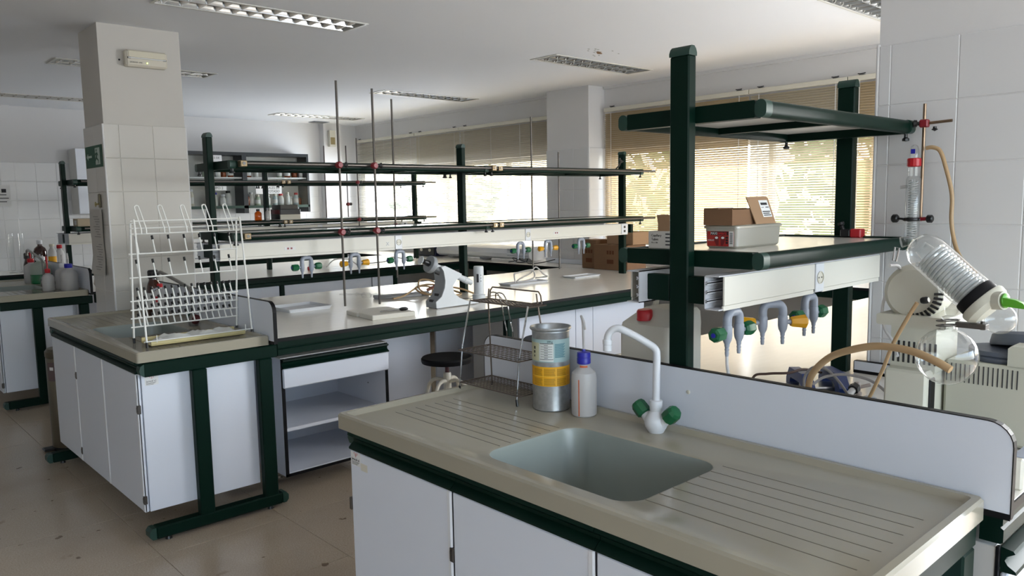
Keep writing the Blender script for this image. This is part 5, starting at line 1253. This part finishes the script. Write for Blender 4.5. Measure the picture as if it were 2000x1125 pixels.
for k in range(4): M().box(1.60, 10.185, 1.755-.038*k, 1.735 if k < 1 else 1.81-.02*(k % 2), 10.186, 1.763-.038*k).build('print', INK, t)
t = thing('air_vent', 'small square vent in the ceiling near the back corner', 'vent', (5.55, 9.98, H))
M().box(5.45, 9.9, H-.008, 5.68, 10.08, H, b=.002).build('frame', GREYP, t)
for k in range(5): M().box(5.465, 9.915+.032*k, H-.012, 5.665, 9.930+.032*k, H-.006).build('slat', mat('vent_slat', '#6e6e70', .5), t)

# ================================================================== LEFT COLUMN FITTINGS
t = thing('emergency_light', 'yellowed emergency light fitting high on the left column', 'light', (1.775, 5.385, 2.495))
EY = mat('yellowed_plastic', '#cfc8b8', .4)
M().box(-.128, -.035, -.052, .128, .024, .052, b=.012).build('body', EY, t, world=False)
M().box(-.112, -.039, .004, .112, -.033, .044, b=.003).build('diffuser', mat('yellowed_diffuser', '#d2cbb6', .3), t, world=False)
M().cyl((-.115, -.040, .0), (.115, -.040, .0), .004, n=8).build('bar', PAPER, t, world=False)
for x in (-.108, .108): M().box(x-.010, -.041, -.005, x+.010, -.035, .005, b=.001).build('clip', INK, t, world=False)
text('LEGRAND  IP42', .011, (-.105, -.0358, -.03), ROT_MY, INK, t, world=False)
led = bpy.data.materials.new('green_led'); led.use_nodes = True
led.node_tree.nodes['Principled BSDF'].inputs['Emission Color'].default_value = (.75, 1, .1, 1); led.node_tree.nodes['Principled BSDF'].inputs['Emission Strength'].default_value = 1.5
M().lathe([(.004, 0), (.003, .003)], (.0, -.035, -.026), (0, -1, 0), 10).build('led', led, t, world=False)
M().lathe([(.006, 0), (.006, .002)], (-.150, .024, -.01), (0, -1, 0), 8).build('cable_hole', INK, t, world=False)

t = thing('exit_sign', 'green exit sign with arrow and running figure on the left column', 'sign', (1.489, 5.615, 1.885))
SG = mat('exit_green', '#06462c', .6); SWh = mat('exit_white', '#a9b9ae', .5)
M().box(1.4885, 5.43, 1.815, 1.4915, 5.795, 1.955, b=.0008).build('panel', SG, t)
xf = 1.4882
M().prism([(5.77, 1.887), (5.735, 1.909), (5.735, 1.894), (5.655, 1.894), (5.655, 1.880), (5.735, 1.880), (5.735, 1.865)], 'x', xf-.0004, xf+.0004).build('arrow', SWh, t)
M().box(xf-.0004, 5.475, 1.832, xf+.0004, 5.575, 1.938).build('doorway', SWh, t)
m_ = M()
e = [(5.545+.010*math.cos(a), 1.922+.010*math.sin(a)) for a in [k*PI/5 for k in range(10)]]; m_.prism(e, 'x', xf-.0009, xf-.0003); m_.build('figure_head', SG, t)
M().prism([(5.555, 1.910), (5.525, 1.908), (5.510, 1.890), (5.517, 1.886), (5.530, 1.898), (5.535, 1.876), (5.505, 1.860), (5.508, 1.838), (5.516, 1.838), (5.518, 1.855), (5.552, 1.868), (5.590, 1.842), (5.596, 1.848), (5.562, 1.882), (5.558, 1.896), (5.590, 1.886), (5.592, 1.893)], 'x', xf-.0009, xf-.0003).build('figure_body', SG, t)
t = thing('wall_hook', 'metal hook with brass key on the left column under the exit sign', 'hook', (1.488, 5.54, 1.60))
M().box(-.010, -.018, -.045, .002, .018, .045, b=.006).build('plate', mat('dull_brass', '#77705c', .4, metal=.5), t, world=False); M().cyl((-.01, .0, -.02), (-.02, .03, -.022), .006, n=8).lathe([(.016, 0), (.016, .004)], (-.02, .046, -.022), (1, 0, 0), 14).build('key', mat('brass_key', '#a89a66', .35, metal=.6), t, world=False)
t = thing('paper_list', 'long printed paper list hanging on the left column', 'paper', (1.487, 5.66, 1.33))
m_ = M(); n = 10; vs = []
for i in range(n+1):
    z = 1.545-.43*i/n; b = .006+.010*math.sin(i*.8)*(i/n); vs += [(1.489-b, 5.785+.02*i/n, z), (1.489-b*.6-.002, 5.515-.01*math.sin(i*.9), z)]
m_.add(vs, [(2*i, 2*i+1, 2*i+3, 2*i+2) for i in range(n)]).build('sheet', mat('list_paper', '#b7b3ad', .85), t)
for i in range(22):
    if i in (9, 10): continue
    z = 1.50-.0165*i; k = (1.545-z)/.43*n; b = .006+.010*math.sin(k*.8)*(k/n)
    M().box(1.4868-b, 5.56+.03*(i % 3 == 0), z-.004, 1.4872-b, 5.70-.02*(i % 4), z).build('print_line', mat('faint_ink', '#7f7c78', .9), t)
# pedal bin
t = thing('pedal_bin', 'brushed steel pedal bin standing beyond the drying rack sink', 'bin', (1.235, 5.66, 0))
BST = mat('brushed_steel', '#6f695c', .36, metal=.9, var=.2, scale=3, stretch=(20, 20, 1))
M().lathe([(.105, .02), (.107, .03), (.107, .60), (.104, .605)], n=32).build('body', BST, t, world=False)
M().lathe([(.107, .607), (.109, .612), (.109, .645), (.095, .662), (.0, .668)], n=32, capt=False).build('lid', BST, t, world=False)
M().lathe([(.108, 0), (.108, .022)], n=32).build('base', BLKP, t, world=False)
M().box(-.165, -.05, .008, -.09, .03, .022, b=.006).build('pedal', BLKP, t, world=False)
pl = M(); arc_shell(pl, (0, 0), .1078, 195, 235, .46, .58, 8); pl.build('label', mat('bin_label', '#5a4a4a', .6), t, world=False)
arc_shell(M(), (0, 0), .1082, 205, 220, .53, .55, 4).build('label_strip', PAPER, t, world=False)
